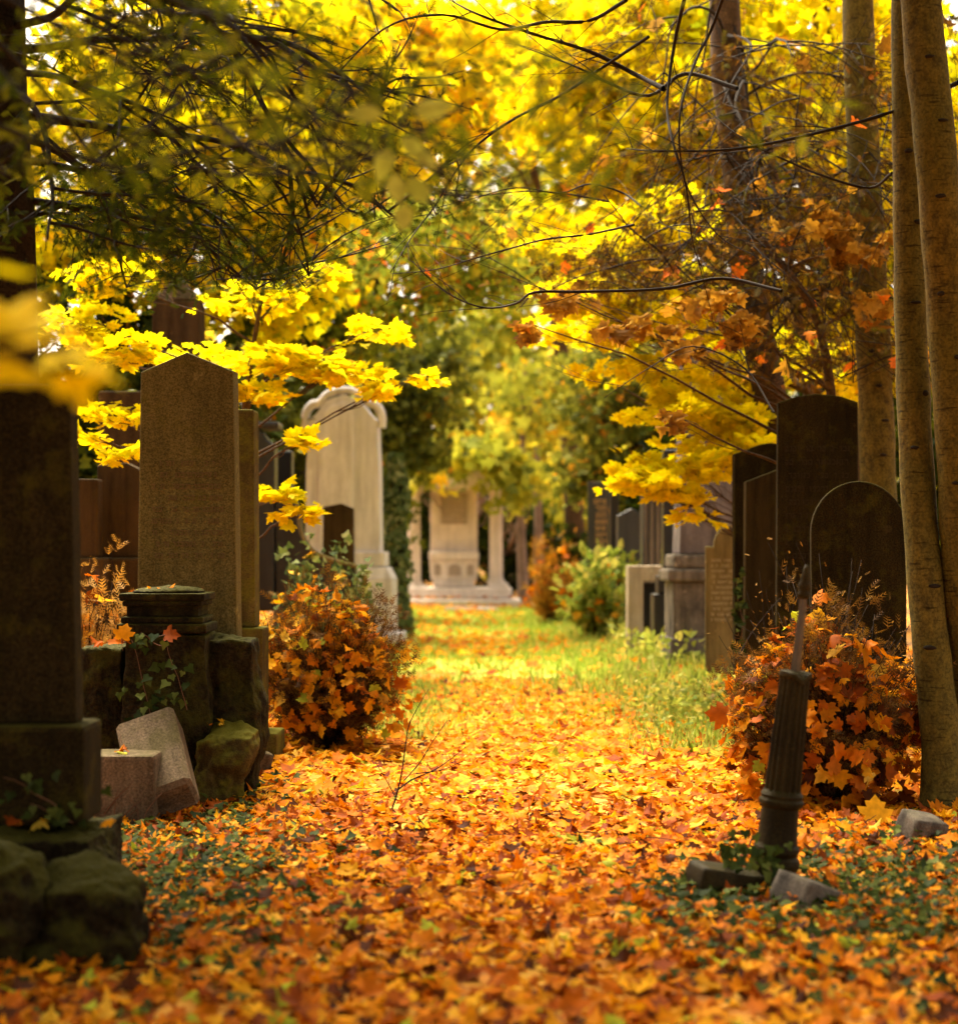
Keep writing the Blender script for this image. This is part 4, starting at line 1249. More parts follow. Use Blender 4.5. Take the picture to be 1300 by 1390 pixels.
def grow(t, ends, p, d, length, r, level, droop=0.05, kids=(4, 6), wander=0.35):
    n = max(5, int(length / 0.09))
    pts = [Vector(p)]
    d = Vector(d).normalized()
    o = Vector((random.random() * 90, random.random() * 90, random.random() * 90))
    for i in range(n):
        w = mnoise.noise_vector(o + Vector((i * 0.33, 0, 0))) * wander
        d = (d + w * 0.5 + Vector((0, 0, -droop))).normalized()
        q = pts[-1] + d * (length / n)
        if LOW is not None and HY - (q.z - HCAM) / max(q.y, 0.3) * F > LOW(650 + q.x / max(q.y, 0.3) * F):
            d.z = abs(d.z) * 0.6 + 0.15
            d.normalize()
            q = pts[-1] + d * (length / n)
        pts.append(q)
    t.add(pts, r, max(r * 0.25, 0.0012), 5 if r > 0.012 else 4 if r > 0.005 else 3)
    if level == 0:
        for i in range(2, n + 1):
            ends.append((pts[i], (pts[i] - pts[i - 1]).normalized()))
        return
    k = random.randint(*kids)
    for j in range(k):
        i = min(n, int((0.22 + 0.78 * (j + random.random()) / k) * n))
        base = (pts[i] - pts[i - 1]).normalized()
        side = base.cross(Vector((0, 0, 1)))
        if side.length < 0.1:
            side = Vector((1, 0, 0))
        side = side.normalized() * (1 if j % 2 else -1)
        nd = base * random.uniform(0.3, 0.8) + side * random.uniform(0.5, 1.0) + Vector((0, 0, random.uniform(-0.6, 0.35)))
        grow(t, ends, pts[i], nd, length * random.uniform(0.35, 0.6), r * 0.45, level - 1, droop, kids, wander)


def needle_crown(ends, per, size, mat, hue, tmpl=SPRAY, jit=0.05, keep=1.0):
    f = Foliage()
    e = [x for x in ends if random.random() < keep]
    P = np.repeat(np.array([tuple(a) for a, b in e]), per, 0)
    D = np.repeat(np.array([tuple(b) for a, b in e]), per, 0)
    k = len(P)
    D = D + RNG.normal(0, 0.7, (k, 3)) + np.array([0, 0, -0.25])[None]
    hc = np.repeat(RNG.normal(0, hue[1], len(e)), per)
    f.add(P + RNG.normal(0, jit, (k, 3)), rnd_dirs(k, 0.5), RNG.uniform(*size, k), np.clip(hue[0] + hc + RNG.normal(0, 0.12, k), 0, 1), tmpl, 0.3, spun=D)
    return f


# the dark yew whose trunk stands behind the left slab
Xy, Yy = WX(4, 8.3), 8.3
yew = thing('yew_tree', 'dark near yew with a thick trunk at the left edge and boughs across the top', 'tree', (Xy, Yy, -0.05))
t = Tubes()
tp = smooth_path([Vector((Xy, Yy, -0.05)), Vector((Xy - .01, Yy, 1.2)), Vector((Xy, Yy, 2.6)), Vector((Xy - 0.03, Yy, 4.2)), Vector((Xy, Yy, 6.5))], 5)
t.add(tp, 0.2, 0.1, 13, 0.05)
own(t.build('trunk', M['bark_dark']), yew)
LOW = lambda x: 395 if x < 420 else 300
t, ends = Tubes(), []
random.seed(5)
for (z0, tx, ty, td, r0) in ((2.9, 330, 285, 8.0, .022), (3.3, 420, 200, 7.8, .026), (3.6, 300, 110, 8.6, .026), (3.5, 160, 220, 7.2, .02), (3.9, 520, 120, 8.2, .03), (4.1, 400, 20, 8.6, .03), (2.8, 200, 330, 8.4, .016),
                             (3.1, 420, 330, 9.0, .02), (3.8, 220, 30, 7.4, .024), (4.3, 600, 30, 8.8, .03), (3.4, 90, 130, 7.0, .02), (4.0, 130, 20, 7.0, .024), (3.7, 350, 180, 7.2, .022), (3.2, 260, 230, 8.8, .02)):
    p0 = Vector((Xy, Yy, z0))
    p1 = W(tx, ty, td)
    v = p1 - p0
    grow(t, ends, p0, v + Vector((0, 0, v.length * 0.25)), v.length * 1.05, r0, 2, 0.03, (5, 7), 0.55)
own(t.build('boughs', M['twig']), yew).name = 'bough'
random.seed(6)
own(needle_crown(ends, 3, (0.04, 0.10), 'yew', (0.45, 0.25), keep=0.9).build('crown', M['yew']), yew)
# extra unseen foliage above the picture, added to shade the near ground
f = Foliage()
for c_, r_3, m_ in (((-2.0, 7.2, 6.2), (2.6, 2.6, 1.3), 230), ((-2.2, 3.0, 5.4), (2.8, 3.0, 1.3), 230), ((-3.6, 5.8, 4.0), (1.2, 2.4, 1.8), 130)):
    cl = clusters(c_, r_3, m_)
    P = out_of_view(scatter(cl, 16, 0.3))
    f.add(P, rnd_dirs(len(P), 0.4), RNG.uniform(0.14, 0.28, len(P)), RNG.uniform(0, 0.8, len(P)), TUFT, 0.4)
own(f.build('shade_crown', M['yew']), yew)

# nearer, blurred yew bough hanging in from the upper left
root = thing('yew_tree', 'second yew nearer the viewer whose blurred boughs hang in at the top', 'tree', (-2.6, 4.6, 0))
t = Tubes()
t.add(smooth_path([Vector((-2.6, 4.6, -0.05)), Vector((-2.55, 4.6, 1.5)), Vector((-2.6, 4.6, 3.5)), Vector((-2.5, 4.6, 5.0))], 4), 0.16, 0.09, 11, 0.05)
own(t.build('trunk', M['bark_dark']), root)
LOW = lambda x: 240 if x < 560 else 290
t, ends = Tubes(), []
random.seed(15)
for (tx, ty, td, zz_) in ((640, 60, 5.0, 2.9), (560, 200, 5.0, 2.7), (680, 130, 5.2, 2.9), (740, 190, 5.3, 3.0), (480, 20, 5.0, 3.0), (830, 170, 5.6, 3.1), (800, 60, 5.4, 3.1)):
    p1 = W(tx, ty, td)
    p0 = Vector((-2.55, 4.6, zz_))
    v = p1 - p0
    grow(t, ends, p0, v + Vector((0, 0, v.length * 0.18)), v.length * 1.0, 0.012, 2, 0.03, (4, 5), 0.25)
own(t.build('bough', M['twig']), root)
own(needle_crown(ends, 3, (0.05, 0.12), 'yew_light', (0.55, 0.25), keep=0.42).build('crown', M['yew_light']), root)
f = Foliage()  # unseen foliage added over and behind the camera to darken the foreground
for c_, r_3, m_ in (((-1.2, -1.5, 4.6), (4.0, 2.4, 1.6), 330), ((0.6, 2.4, 5.6), (2.6, 2.6, 0.9), 200), ((0, -4.0, 2.6), (5.0, 1.0, 2.4), 330)):
    cl = clusters(c_, r_3, m_)
    P = out_of_view(scatter(cl, 14, 0.35))
    f.add(P, rnd_dirs(len(P), 0.4), RNG.uniform(0.18, 0.34, len(P)), RNG.uniform(0, 0.8, len(P)), TUFT, 0.4)
own(f.build('shade_crown', M['yew']), root)

LOW = None
# a russet thuja on the right with maple leaves caught in it
xr, yr = WX(1056, 14.5), 14.5
root = thing('thuja_tree', 'russet half dead thuja with a leaning reddish trunk behind the dark slabs', 'tree', (xr, yr, gz(xr, yr) - 0.05))
t = Tubes()
tr = smooth_path([Vector((xr + .02, yr, -0.02)), W(1058, 700, 14.5), W(1048, 560, 14.5), W(1018, 400, 14.6), W(1000, 220, 14.6), W(985, 60, 14.6), W(980, -200, 14.7)], 4)
t.add(tr, 0.15, 0.12, 12, 0.05)
own(t.build('trunk', M['bark_rough']), root)
LOW = lambda x: 400 if x < 1000 else 520
t, ends = Tubes(), []
random.seed(25)
for i in range(17):
    p0 = tr[random.randint(8, len(tr) - 3)]
    p1 = W(random.choice((random.uniform(880, 980), random.uniform(1060, 1230), random.uniform(1060, 1230))), p0_y := random.uniform(-40, 430), random.uniform(12.2, 14.4))
    v = p1 - p0
    grow(t, ends, p0, v + Vector((0, 0, v.length * 0.2)), v.length * 1.1, 0.016, 2, 0.05, (4, 6), 0.4)
for i in range(11):
    p0 = tr[random.randint(len(tr) - 12, len(tr) - 3)]
    p1 = W(random.uniform(1080, 1230), random.uniform(-60, 300), random.uniform(11.9, 12.6))
    v = p1 - p0
    grow(t, ends, p0, v + Vector((0, 0, v.length * 0.2)), v.length * 1.15, 0.016, 2, 0.05, (5, 7), 0.45)
own(t.build('bough', M['twig']), root)
own(needle_crown(ends, 3, (0.05, 0.12), 'russet', (0.45, 0.25), keep=0.7).build('crown', M['russet']), root)
f = Foliage()
e = random.sample(ends, min(len(ends), 120))
P = np.array([tuple(a) for a, b in e])
f.add(P, rnd_dirs(len(P), 0.0) + np.array([0, -0.8, 0]), RNG.uniform(0.07, 0.13, len(P)), np.clip(RNG.normal(0.75, 0.3, len(P)), 0, 1), MAPLE, 0.6)
o = own(f.build('leaf_cover', M['brown']), root)
o['kind'] = 'stuff'


LOW = None
# -- maples with flat sprays of yellow leaves
def spray_maple(label, base, path, r, bark, sprays, mat='yellow', size=(0.065, 0.125), tiers=0.125, tilt=0.5, name='maple_tree', hue=(0.5, 0.22), droop=0.0, tmpl=MAPLE, face=0.5, cat='tree', crown='crown', curl=0.3):
    bx, by = base
    root = thing(name, label, cat, (bx, by, gz(bx, by) - 0.05))
    t = Tubes()
    pts = smooth_path([Vector((bx, by, root.location.z))] + [Vector(p) for p in path], 5)
    t.add(pts, r, r * 0.4, 9, 0.03)
    f = Foliage()
    for (x, y, d, rx, ry, rz, n) in sprays:
        c = W(x, y, d)
        a = min(pts, key=lambda p: abs(p.z - max(0.5, c.z - 0.2 - 0.3 * abs(c.x - bx))))
        limb = curve(a, c, -0.02, 0.06, 8)
        t.add(limb, max(0.008, r * 0.3), 0.004, 5)
        m = max(2, int(n / 6))
        cl = clusters(c, (rx, ry, rz), m, 0.05)
        for q in cl:
            s = limb[random.randint(4, 7)]
            t.add(curve(s, q, 0.01, 0.1, 6), 0.0042, 0.0018, 3)
        k = m * 6
        ang = RNG.uniform(0, 2 * np.pi, k)
        rad = RNG.uniform(0.02, tiers, k)
        Q = np.repeat(cl, 6, 0)
        Pp = Q + np.stack([np.cos(ang) * rad, np.sin(ang) * rad, RNG.normal(0, 0.018, k) - rad * 0.25], -1)
        nr = np.repeat(rnd_dirs(m, 0, 0.0) * tilt, 6, 0) + rnd_dirs(k, 0, 0.3) * 0.42 + np.array([0, -face, 1.0 - droop])[None]
        tip = np.stack([np.cos(ang), np.sin(ang), np.full(k, -0.2 - droop * 2)], -1)
        f.add(Pp, nr, RNG.uniform(*size, k), np.clip(RNG.normal(*hue, k), 0, 1), tmpl, curl, spun=tip)
    own(t.build('trunk', M[bark]), root)
    own(f.build(crown, M[mat]), root)
    return root


spray_maple('young yellow maple spreading flat leaf sprays behind the gabled stele', (WX(300, 12.6), 12.9), [(WX(310, 12.8), 12.9, 1.4), (WX(330, 12.6), 12.8, 2.4), (WX(360, 12.6), 12.6, 3.2)], 0.035, 'bark_rough',
            [(150, 480, 12.2, .36, .3, .15, 130), (110, 430, 12.4, .30, .3, .14, 90), (160, 372, 12.6, .4, .3, .15, 120), (150, 560, 11.8, .18, .25, .10, 60), (165, 615, 11.6, .10, .2, .05, 34), (115, 585, 12.0, .10, .2, .05, 24),
             (380, 485, 12.6, .36, .3, .11, 150), (460, 500, 12.6, .30, .3, .08, 110), (350, 530, 12.4, .22, .25, .08, 60), (410, 595, 12.2, .10, .15, .05, 26), (520, 530, 12.6, .16, .2, .04, 36), (565, 512, 12.7, .12, .15, .03, 18), (500, 450, 12.8, .22, .2, .07, 44),
             (370, 665, 12.0, .22, .2, .06, 80), (415, 690, 11.9, .12, .15, .04, 36), (340, 405, 12.8, .36, .3, .12, 100), (430, 370, 13.2, .2, .2, .1, 40), (270, 480, 13.0, .3, .3, .1, 60)], face=-0.22, tilt=0.4, hue=(0.36, 0.26))
spray_maple('yellow maple spreading glowing sprays before the grey obelisk on the right', (WX(1130, 16), 16.2), [(WX(1120, 16), 16.2, 1.5), (WX(1090, 16), 16.0, 3.0), (WX(1040, 15.8), 15.8, 5.0)], 0.08, 'bark_rough',
            [(960, 590, 14.6, .44, .4, .24, 190), (1000, 550, 14.6, .30, .4, .28, 130), (870, 635, 14.2, .28, .3, .13, 80), (900, 670, 14.0, .30, .3, .12, 80), (940, 640, 14.3, .32, .3, .14, 90), (940, 700, 14.1, .16, .2, .05, 34), (850, 655, 14.0, .14, .2, .06, 36),
             (880, 420, 14.8, .5, .3, .26, 230), (830, 400, 14.8, .3, .3, .24, 120), (760, 450, 14.9, .2, .25, .14, 60), (900, 530, 14.6, .24, .25, .12, 60), (870, 490, 14.6, .3, .25, .10, 70), (980, 480, 14.8, .3, .3, .18, 70), (860, 340, 15, .4, .3, .2, 110), (850, 560, 14.2, .1, .15, .04, 16),
             (910, 290, 15, .4, .3, .25, 140), (780, 400, 14.4, .3, .3, .2, 130), (975, 620, 14.0, .30, .3, .16, 150), (890, 650, 13.8, .36, .3, .14, 70), (1010, 600, 14.0, .14, .2, .14, 60), (940, 560, 14.0, .3, .3, .12, 90), (1000, 575, 14.2, .26, .3, .16, 120), (930, 400, 14.2, .4, .3, .2, 120), (960, 500, 14.2, .3, .3, .12, 90), (850, 300, 14.4, .35, .3, .14, 90), (740, 330, 14.8, .2, .2, .1, 40), (830, 340, 15, .4, .3, .2, 120), (830, 450, 14.8, .3, .3, .14, 110), (1010, 520, 14.8, .25, .3, .14, 90), (890, 560, 14.5, .22, .3, .08, 60), (1090, 480, 15, .35, .3, .2, 70), (800, 510, 14.8, .22, .2, .08, 34)], hue=(0.40, 0.16), face=-0.5, tilt=0.55)
spray_maple('bare-topped small tree hung with withered brown leaves in front of the yellow maple', (WX(1150, 12.4), 12.6), [(WX(1145, 12.4), 12.6, 1.6), (WX(1120, 12.2), 12.4, 2.8), (WX(1040, 12), 12.2, 3.4)], 0.05, 'bark_rough',
            [(760, 400, 11.8, .10, .15, .08, 27), (720, 440, 11.7, .05, .1, .08, 14), (860, 440, 11.8, .26, .2, .08, 36), (955, 405, 11.8, .24, .2, .10, 45), (1010, 440, 11.8, .18, .2, .14, 45), (920, 470, 11.8, .12, .2, .06, 18), (1160, 330, 12.2, .22, .25, .16, 54), (1190, 400, 12.2, .12, .2, .2, 45), (910, 560, 11.8, .05, .1, .1, 14),
             (1090, 300, 12.2, .34, .25, .16, 45)], 'brown', (0.06, 0.105), 0.10, 0.9, 'withered_tree', (0.5, 0.24), 0.75, face=0.9, curl=1.3)

# -- the trunks on the right
def trunk_tree(label, base, pts, r0, r1, bark, scars, crown_blobs, seed, leafmat='gold_leaf'):
    bx, by = base
    root = thing('beech_tree', label, 'tree', (bx, by, gz(bx, by) - 0.05))
    t = Tubes()
    P = smooth_path([Vector((bx, by, -0.06))] + [Vector(p) for p in pts], 6)
    k = len(P)
    rad = [(r0 + (r1 - r0) * i / k) * (1 + 0.6 * math.exp(-i * 0.8)) * (1 + 0.03 * math.sin(i * 1.7 + seed)) for i in range(k)]
    t.add(P, r0, r1, 20, 0.012, rad)
    tk = own(t.build('trunk', M[bark]), root)
    rs = random.Random(seed)
    for z, sx in scars:
        i = min(range(k), key=lambda q: abs(P[q].z - z))
        c = P[i]
        rr = rad[i]
        bm = bmesh.new()
        bmesh.ops.create_icosphere(bm, subdivisions=2, radius=1.0)
        w, h = rs.uniform(0.018, 0.034), rs.uniform(0.008, 0.016)
        for v in bm.verts:
            v.co = Vector((v.co.x * w, v.co.y * 0.012, v.co.z * h)) * (1 + 0.25 * mnoise.noise(v.co * 2 + Vector((z, 0, 0))))
        o = from_bm('branch_scar', bm, M['scar'], tk, True)
        o.location = Vector((c.x + sx * rr, c.y - rr * math.sqrt(max(0.05, 1 - sx * sx)), z))
        o.rotation_euler = (0, 0, math.asin(max(-.9, min(.9, sx))))
    if crown_blobs:
        f = Foliage()
        t = Tubes()
        top = P[-1]
        for c, rr, m in crown_blobs:
            cl = clusters(c, rr, m)
            t.add(curve(top, Vector(c), 0, 0.06, 7), 0.03, 0.008, 5)
            for q in cl[:14]:
                t.add(curve(Vector(c), q, 0.0, .1, 5), 0.007, 0.002, 3)
            Pp = out_of_view(scatter(cl, 16, 0.24))
            f.add(Pp, rnd_dirs(len(Pp), 0.4), RNG.uniform(0.09, 0.14, len(Pp)), np.clip(RNG.normal(0.5, 0.25, len(Pp)), 0, 1), MAPLE_S, 0.4)
        own(t.build('limb', M['twig']), root)
        own(f.build('crown', M[leafmat]), root)
    return root


trunk_tree('smooth brown trunk standing right of the round-headed stone, reaching the leaf litter', (WX(1281, 8.7), 8.7), [W(1274, 980, 8.75), W(1260, 850, 8.8), W(1244, 640, 8.85), W(1236, 450, 8.9), W(1232, 250, 8.9), W(1229, 60, 8.9), W(1228, -350, 8.9)], 0.098, 0.066, 'bark_smooth',
           [(3.25, -.2), (2.9, .35), (2.5, 0.1), (2.05, 0.5), (1.78, -.3), (1.1, 0.3), (0.8, -.3)], [((0.6, 9.6, 5.7), (2.6, 1.9, 0.8), 120), ((2.6, 7.6, 6.0), (2.4, 2.4, 1.1), 130), ((3.4, 5.4, 4.6), (1.4, 2.6, 2.2), 150), ((2.4, 3.4, 5.4), (2.2, 2.2, 1.0), 120)], 3, 'darkgreen')  # unseen crown masses, placed to filter the sun off the near ground
trunk_tree('smooth brown trunk cut by the right edge, leaning left at the top', (WX(1330, 9.0), 9.0), [W(1322, 980, 8.9), W(1308, 800, 8.8), W(1299, 620, 8.7), W(1284, 400, 8.6), W(1269, 200, 8.5), W(1250, 10, 8.5), W(1232, -350, 8.5)], 0.108, 0.094, 'bark_smooth',
           [(3.6, -.1), (3.3, 0.2), (2.95, -.2), (2.5, -.5), (2.2, 0.1), (1.6, -.4)], [((3.6, 10.2, 6.2), (2.0, 2.2, 1.2), 80), ((4.6, 8.6, 3.6), (1.3, 2.2, 2.2), 90)], 7, 'olive')  # crown masses out of view, added so the right foreground lies darker
trunk_tree('rougher brown trunk between the tallest dark slab and the smooth trunks', (WX(1195, 13.0), 13.0), [W(1192, 700, 13), W(1186, 500, 13), W(1176, 300, 13), W(1165, 60, 13), W(1160, -300, 13)], 0.14, 0.105, 'bark_smooth',
           [(2.45, .0), (2.2, .3), (1.95, 0.1), (2.7, -.3), (3.1, 0.3)], [((3.6, 13.5, 7.6), (2.0, 1.8, 1.2), 50)], 11)

# -- long bare branches crossing the opening, from a tree right of the picture
xb, yb = 3.6, 9.6
root = thing('bare_tree', 'bare tree right of the frame whose long thin branches cross the opening', 'tree', (xb, yb, 0.0))
t = Tubes()
t.add(smooth_path([Vector((xb, yb, -0.05)), Vector((xb, yb, 2)), Vector((xb - .05, yb, 4)), Vector((xb - .2, yb, 6))], 4), 0.12, 0.06, 10, 0.03)
own(t.build('trunk', M['bark_rough']), root)
BR = [([(1300, 112), (1215, 150), (1110, 180), (1000, 202), (900, 205), (850, 202)], 8.6, .011),
      ([(1210, 235), (1180, 255), (1120, 240), (1060, 215), (1010, 190), (960, 150)], 9.0, .008),
      ([(1060, 395), (980, 378), (900, 392), (790, 396), (725, 397), (700, 412), (660, 418), (620, 405), (585, 380), (560, 355)], 9.4, .009),
      ([(860, 305), (800, 318), (740, 325), (690, 338), (640, 352), (590, 366), (530, 372)], 9.4, .006),
      ([(935, -30), (915, 60), (905, 140), (912, 190), (930, 250), (940, 330), (955, 370)], 8.8, .009),
      ([(990, -30), (965, 40), (945, 80), (925, 140), (922, 200), (935, 260), (975, 320), (1030, 350)], 8.8, .008),
      ([(900, 120), (860, 100), (800, 70), (720, 45), (650, 20), (610, 0)], 9.6, .014),
      ([(1000, 120), (930, 100), (880, 130), (820, 110), (780, 90), (700, 60)], 9.9, .012),
      ([(880, 50), (820, 90), (760, 130), (700, 160), (650, 195), (620, 230), (590, 280), (560, 320), (530, 370)], 9.5, .009),
      ([(1050, 560), (1010, 500), (940, 470), (880, 500), (820, 540)], 10.5, .006),
      ([(870, 280), (845, 262), (800, 250), (760, 262), (700, 255), (640, 270), (560, 290)], 10.2, .006),
      ([(850, 0), (800, 28), (740, 30), (680, 40), (600, 20), (520, 40), (440, 120), (400, 160)], 9.0, .010)]
random.seed(33)
LOW = lambda x: 450 if x < 800 else 600
hub = Vector((xb - .1, yb, 4.4))
for pts, d, r in BR:
    tb, ends = Tubes(), []
    P = [W(x, y, d + 0.3 * math.sin(i * 1.3)) for i, (x, y) in enumerate(pts)]
    S_ = smooth_path(P, 5)
    tb.add(S_, r * 1.15, r * 0.28, 6, 0.04)
    for i in range(3, len(S_) - 1, 3):
        g = (S_[i + 1] - S_[i]).normalized()
        grow(tb, ends, S_[i], g + Vector((random.uniform(-.4, .4), random.uniform(-.5, .5), random.uniform(-.8, .8))), random.uniform(0.18, 0.6), r * 0.34, random.choice((0, 1)), 0.02, (2, 3), 0.35)
    own(tb.build('branch', M['twig']), root)

LOW = None
# -- out of focus leaves close to the viewer
root = thing('maple_twig', 'blurred yellow maple twig poking in close at the left edge', 'twig', W(-120, 470, 2.4))
t = Tubes()
o0 = Vector(root.location)
t.add([Vector((0, 0, 0)), W(-20, 440, 2.45) - o0, W(60, 470, 2.5) - o0, W(110, 500, 2.5) - o0], 0.004, 0.0015, 5)
t.build('stem', M['twig_red'], root)
for (x, y, d_, nr, sz, tip) in ((-30, 430, 2.4, (0.2, -0.45, 1), 0.13, (1, -.2, -.15)), (20, 470, 2.45, (-0.2, -0.25, 1), 0.12, (1, -.3, -.25)), (60, 490, 2.5, (0.1, -0.28, 1), 0.12, (1, .1, -.12)), (80, 512, 2.5, (-.1, -0.4, 1), 0.09, (1, .3, -.2)), (-60, 360, 2.4, (0.1, -0.12, 1), 0.12, (1, 0, -0.35)), (40, 500, 2.4, (0.3, -.35, 1), 0.10, (-.3, -1, -.2))):
    f = Foliage()
    f.add([tuple(W(x, y, d_) - o0)], [nr], [sz], [random.uniform(0.35, 0.8)], MAPLE, 0.35, spun=np.array([tip], float))
    f.build('leaf', M['yellow'], root)
root = thing('leafy_twig', 'blurred pale green leafy twig hanging near the top centre', 'twig', W(470, -60, 4.2))
t = Tubes()
o0 = Vector(root.location)
cp = [W(x, y, 4.2) - o0 for x, y in ((470, -60), (505, 60), (530, 150), (545, 240), (548, 290))]
t.add(smooth_path(cp, 4), 0.004, 0.0015, 5)
t.build('stem', M['twig'], root)
for (x, y, tip) in ((520, 155, (-1, 0, .1)), (560, 150, (1, 0, .2)), (528, 200, (-.3, 0, -1)), (545, 185, (.8, 0, -.8)), (560, 205, (1, 0, -.7)), (535, 235, (.1, 0, -1)), (555, 240, (.6, 0, -1)), (548, 275, (0, 0, -1))):
    f = Foliage()
    f.add([tuple(W(x, y, 4.2) - o0)], [(random.uniform(-.3, .3), -1, 0.3)], [random.uniform(0.07, 0.1)], [random.random()], OVAL, 0.3, spun=np.array([tip], float), aspect=1.1)
    f.build('leaf', M['palegreen'], root)

# ================================================================ SHRUBS
def shrub(label, c, radii, n_twig, n_spr, n_leaf, sprmat='shrubdark', leafmat='litter', hue=(0.45, 0.25), spr=(0.05, 0.11), leaf=(0.07, 0.12), top=0.1, name='shrub', group=None, tmpl=MAPLE, spr_t=SPRAY_S, fl=0.0, low=1.0):
    c = Vector(c)
    g = gz(c.x, c.y)
    root = thing(name, label, 'shrub', (c.x, c.y, g), 0, group)
    lump = Vector((c.x * 3, c.y, 2))
    t = Tubes()
    rx, ry, rz = radii
    sp = []
    for i in range(n_twig):
        d_ = rnd_dirs(1, 0.35)[0]
        e = Vector((d_[0] * rx, d_[1] * ry, rz * low + d_[2] * rz * (2 - low) * 0.92)) * random.uniform(0.8, 1.06) * (1 + 0.3 * mnoise.noise(Vector(d_) * 1.6 + lump))
        e.z = max(0.04, e.z)
        s = Vector((random.uniform(-.15, .15) * rx, random.uniform(-.15, .15) * ry, 0))
        pts = curve(s, e, -0.04, 0.12, 8)
        t.add(pts, 0.006, 0.0014, 4)
        sp += [(pts[k], pts[k] - pts[k - 1]) for k in range(3, 8)]
    t.build('stem', M['twig'], root)
    f = Foliage()
    idx = [random.choice(sp) for _ in range(n_spr)]
    P = np.array([tuple(a) for a, b in idx]) + RNG.normal(0, 0.035, (n_spr, 3))
    P[:, 2] = np.maximum(P[:, 2], 0.03)
    D = np.array([tuple(b) for a, b in idx]) + RNG.normal(0, 0.05, (n_spr, 3))
    f.add(P, rnd_dirs(n_spr, 0.3), RNG.uniform(*spr, n_spr), RNG.uniform(0, 1, n_spr), spr_t, 0.3, spun=D)
    f.build('foliage', M[sprmat], root)
    if n_leaf:
        f = Foliage()
        d_ = rnd_dirs(n_leaf, top)
        d_ /= np.linalg.norm(d_, axis=1)[:, None]
        r_ = RNG.uniform(0.80, 1.05, n_leaf)[:, None]
        P = np.stack([d_[:, 0] * rx, d_[:, 1] * ry, rz * low + d_[:, 2] * rz * (2 - low) * 0.95], -1) * r_ * np.array([1 + 0.3 * mnoise.noise(Vector(q) * 1.6 + lump) for q in d_])[:, None]
        P[:, 2] = np.maximum(P[:, 2], 0.03)
        nr = d_ * 0.7 + rnd_dirs(n_leaf, 0.5) * 0.7 + np.array([0, -fl, 0])[None]
        tip = rnd_dirs(n_leaf, -0.5, 0.6)
        f.add(P, nr, RNG.uniform(*leaf, n_leaf), np.clip(RNG.normal(*hue, n_leaf), 0, 1), tmpl, 0.7, spun=tip)
        o = f.build('leaf_cover', M[leafmat], root)
        o['kind'] = 'stuff'
    return root


random.seed(41)
shrub('rounded shrub covered with orange fallen leaves beside the ochre stele', (WX(440, 11.2), 11.35, 0), (px(108, 11.2), 0.46, 0.49), 260, 6500, 600, top=0.5, hue=(0.64, 0.2), fl=0.2, leaf=(0.045, 0.09), low=0.82)
shrub('spreading dark shrub heaped with orange and red maple leaves behind the fluted column', (WX(1120, 8.9), 8.95, 0), (px(135, 8.9), 0.40, 0.44), 240, 6000, 640, top=0.35, hue=(0.40, 0.26), fl=0.2, leaf=(0.045, 0.095), low=0.85)
shrub('dry ochre conifer bush between the tall dark slab and the mossy pedestal', (WX(128, 10.3), 10.4, 0), (px(42, 10.3), 0.22, 0.56), 70, 1500, 14, 'ochre', spr=(0.05, 0.12), top=0.6)
shrub('reddish brown shrub by the path end, near the two slim trunks', (WX(752, 27), 27.2, 0), (px(38, 27), 0.45, 0.62), 80, 1600, 60, 'brown', hue=(0.5, 0.2), spr=(0.10, 0.2), leaf=(0.08, 0.14))
shrub('light green leafy bush overhanging the grassy bank on the right', (WX(822, 22.5), 22.6, 0), (px(62, 22.5), 0.5, 0.52), 110, 1500, 40, 'lime', hue=(0.7, 0.2), spr=(0.10, 0.18), leaf=(0.08, 0.12), spr_t=OVAL, top=0.5)
shrub('ivy mound in front of the black tomb and white monument pedestal', (WX(440, 14.6), 14.7, 0), (px(75, 14.6), 0.4, 0.58), 90, 1700, 20, 'ivy_pale', hue=(0.8, 0.1), spr=(0.05, 0.09), leaf=(0.08, 0.12), spr_t=IVY, top=0.6, name='ivy')
shrub('thin weedy undergrowth with dry stalks between the dark slabs and right shrub', (WX(1120, 9.9), 10.0, 0), (px(150, 9.9), 0.3, 0.52), 150, 700, 0, 'ochre', spr=(0.02, 0.05), name='weed_clump')
# ivy-covered trunk right of the white monument
d = 24.0
xi = WX(538, d)
root = thing('ivy_column', 'tall post wrapped in pale ivy right of the white monument', 'ivy', (xi, d, gz(xi, d)))
t = Tubes()
t.add([Vector((0, 0, -0.05)), Vector((0.02, 0, 1.2)), Vector((0, 0, 2.3))], 0.12, 0.09, 9, 0.04)
t.build('trunk', M['bark_dark'], root)
n = 1500
a = RNG.uniform(0, 2 * np.pi, n)
z = RNG.uniform(0, 2.55, n)
rr = (0.20 - 0.03 * z) * RNG.uniform(0.8, 1.15, n) + 0.03 * np.sin(z * 7)
f = Foliage()
f.add(np.stack([np.cos(a) * rr, np.sin(a) * rr, z], -1), np.stack([np.cos(a), np.sin(a), np.full(n, .35)], -1) + RNG.normal(0, .3, (n, 3)), RNG.uniform(0.06, 0.11, n), RNG.uniform(0, 1, n), IVY, 0.3, spun=np.tile([0, 0, -1.0], (n, 1)) + RNG.normal(0, .4, (n, 3)))
f.build('foliage', M['ivy_pale'], root)


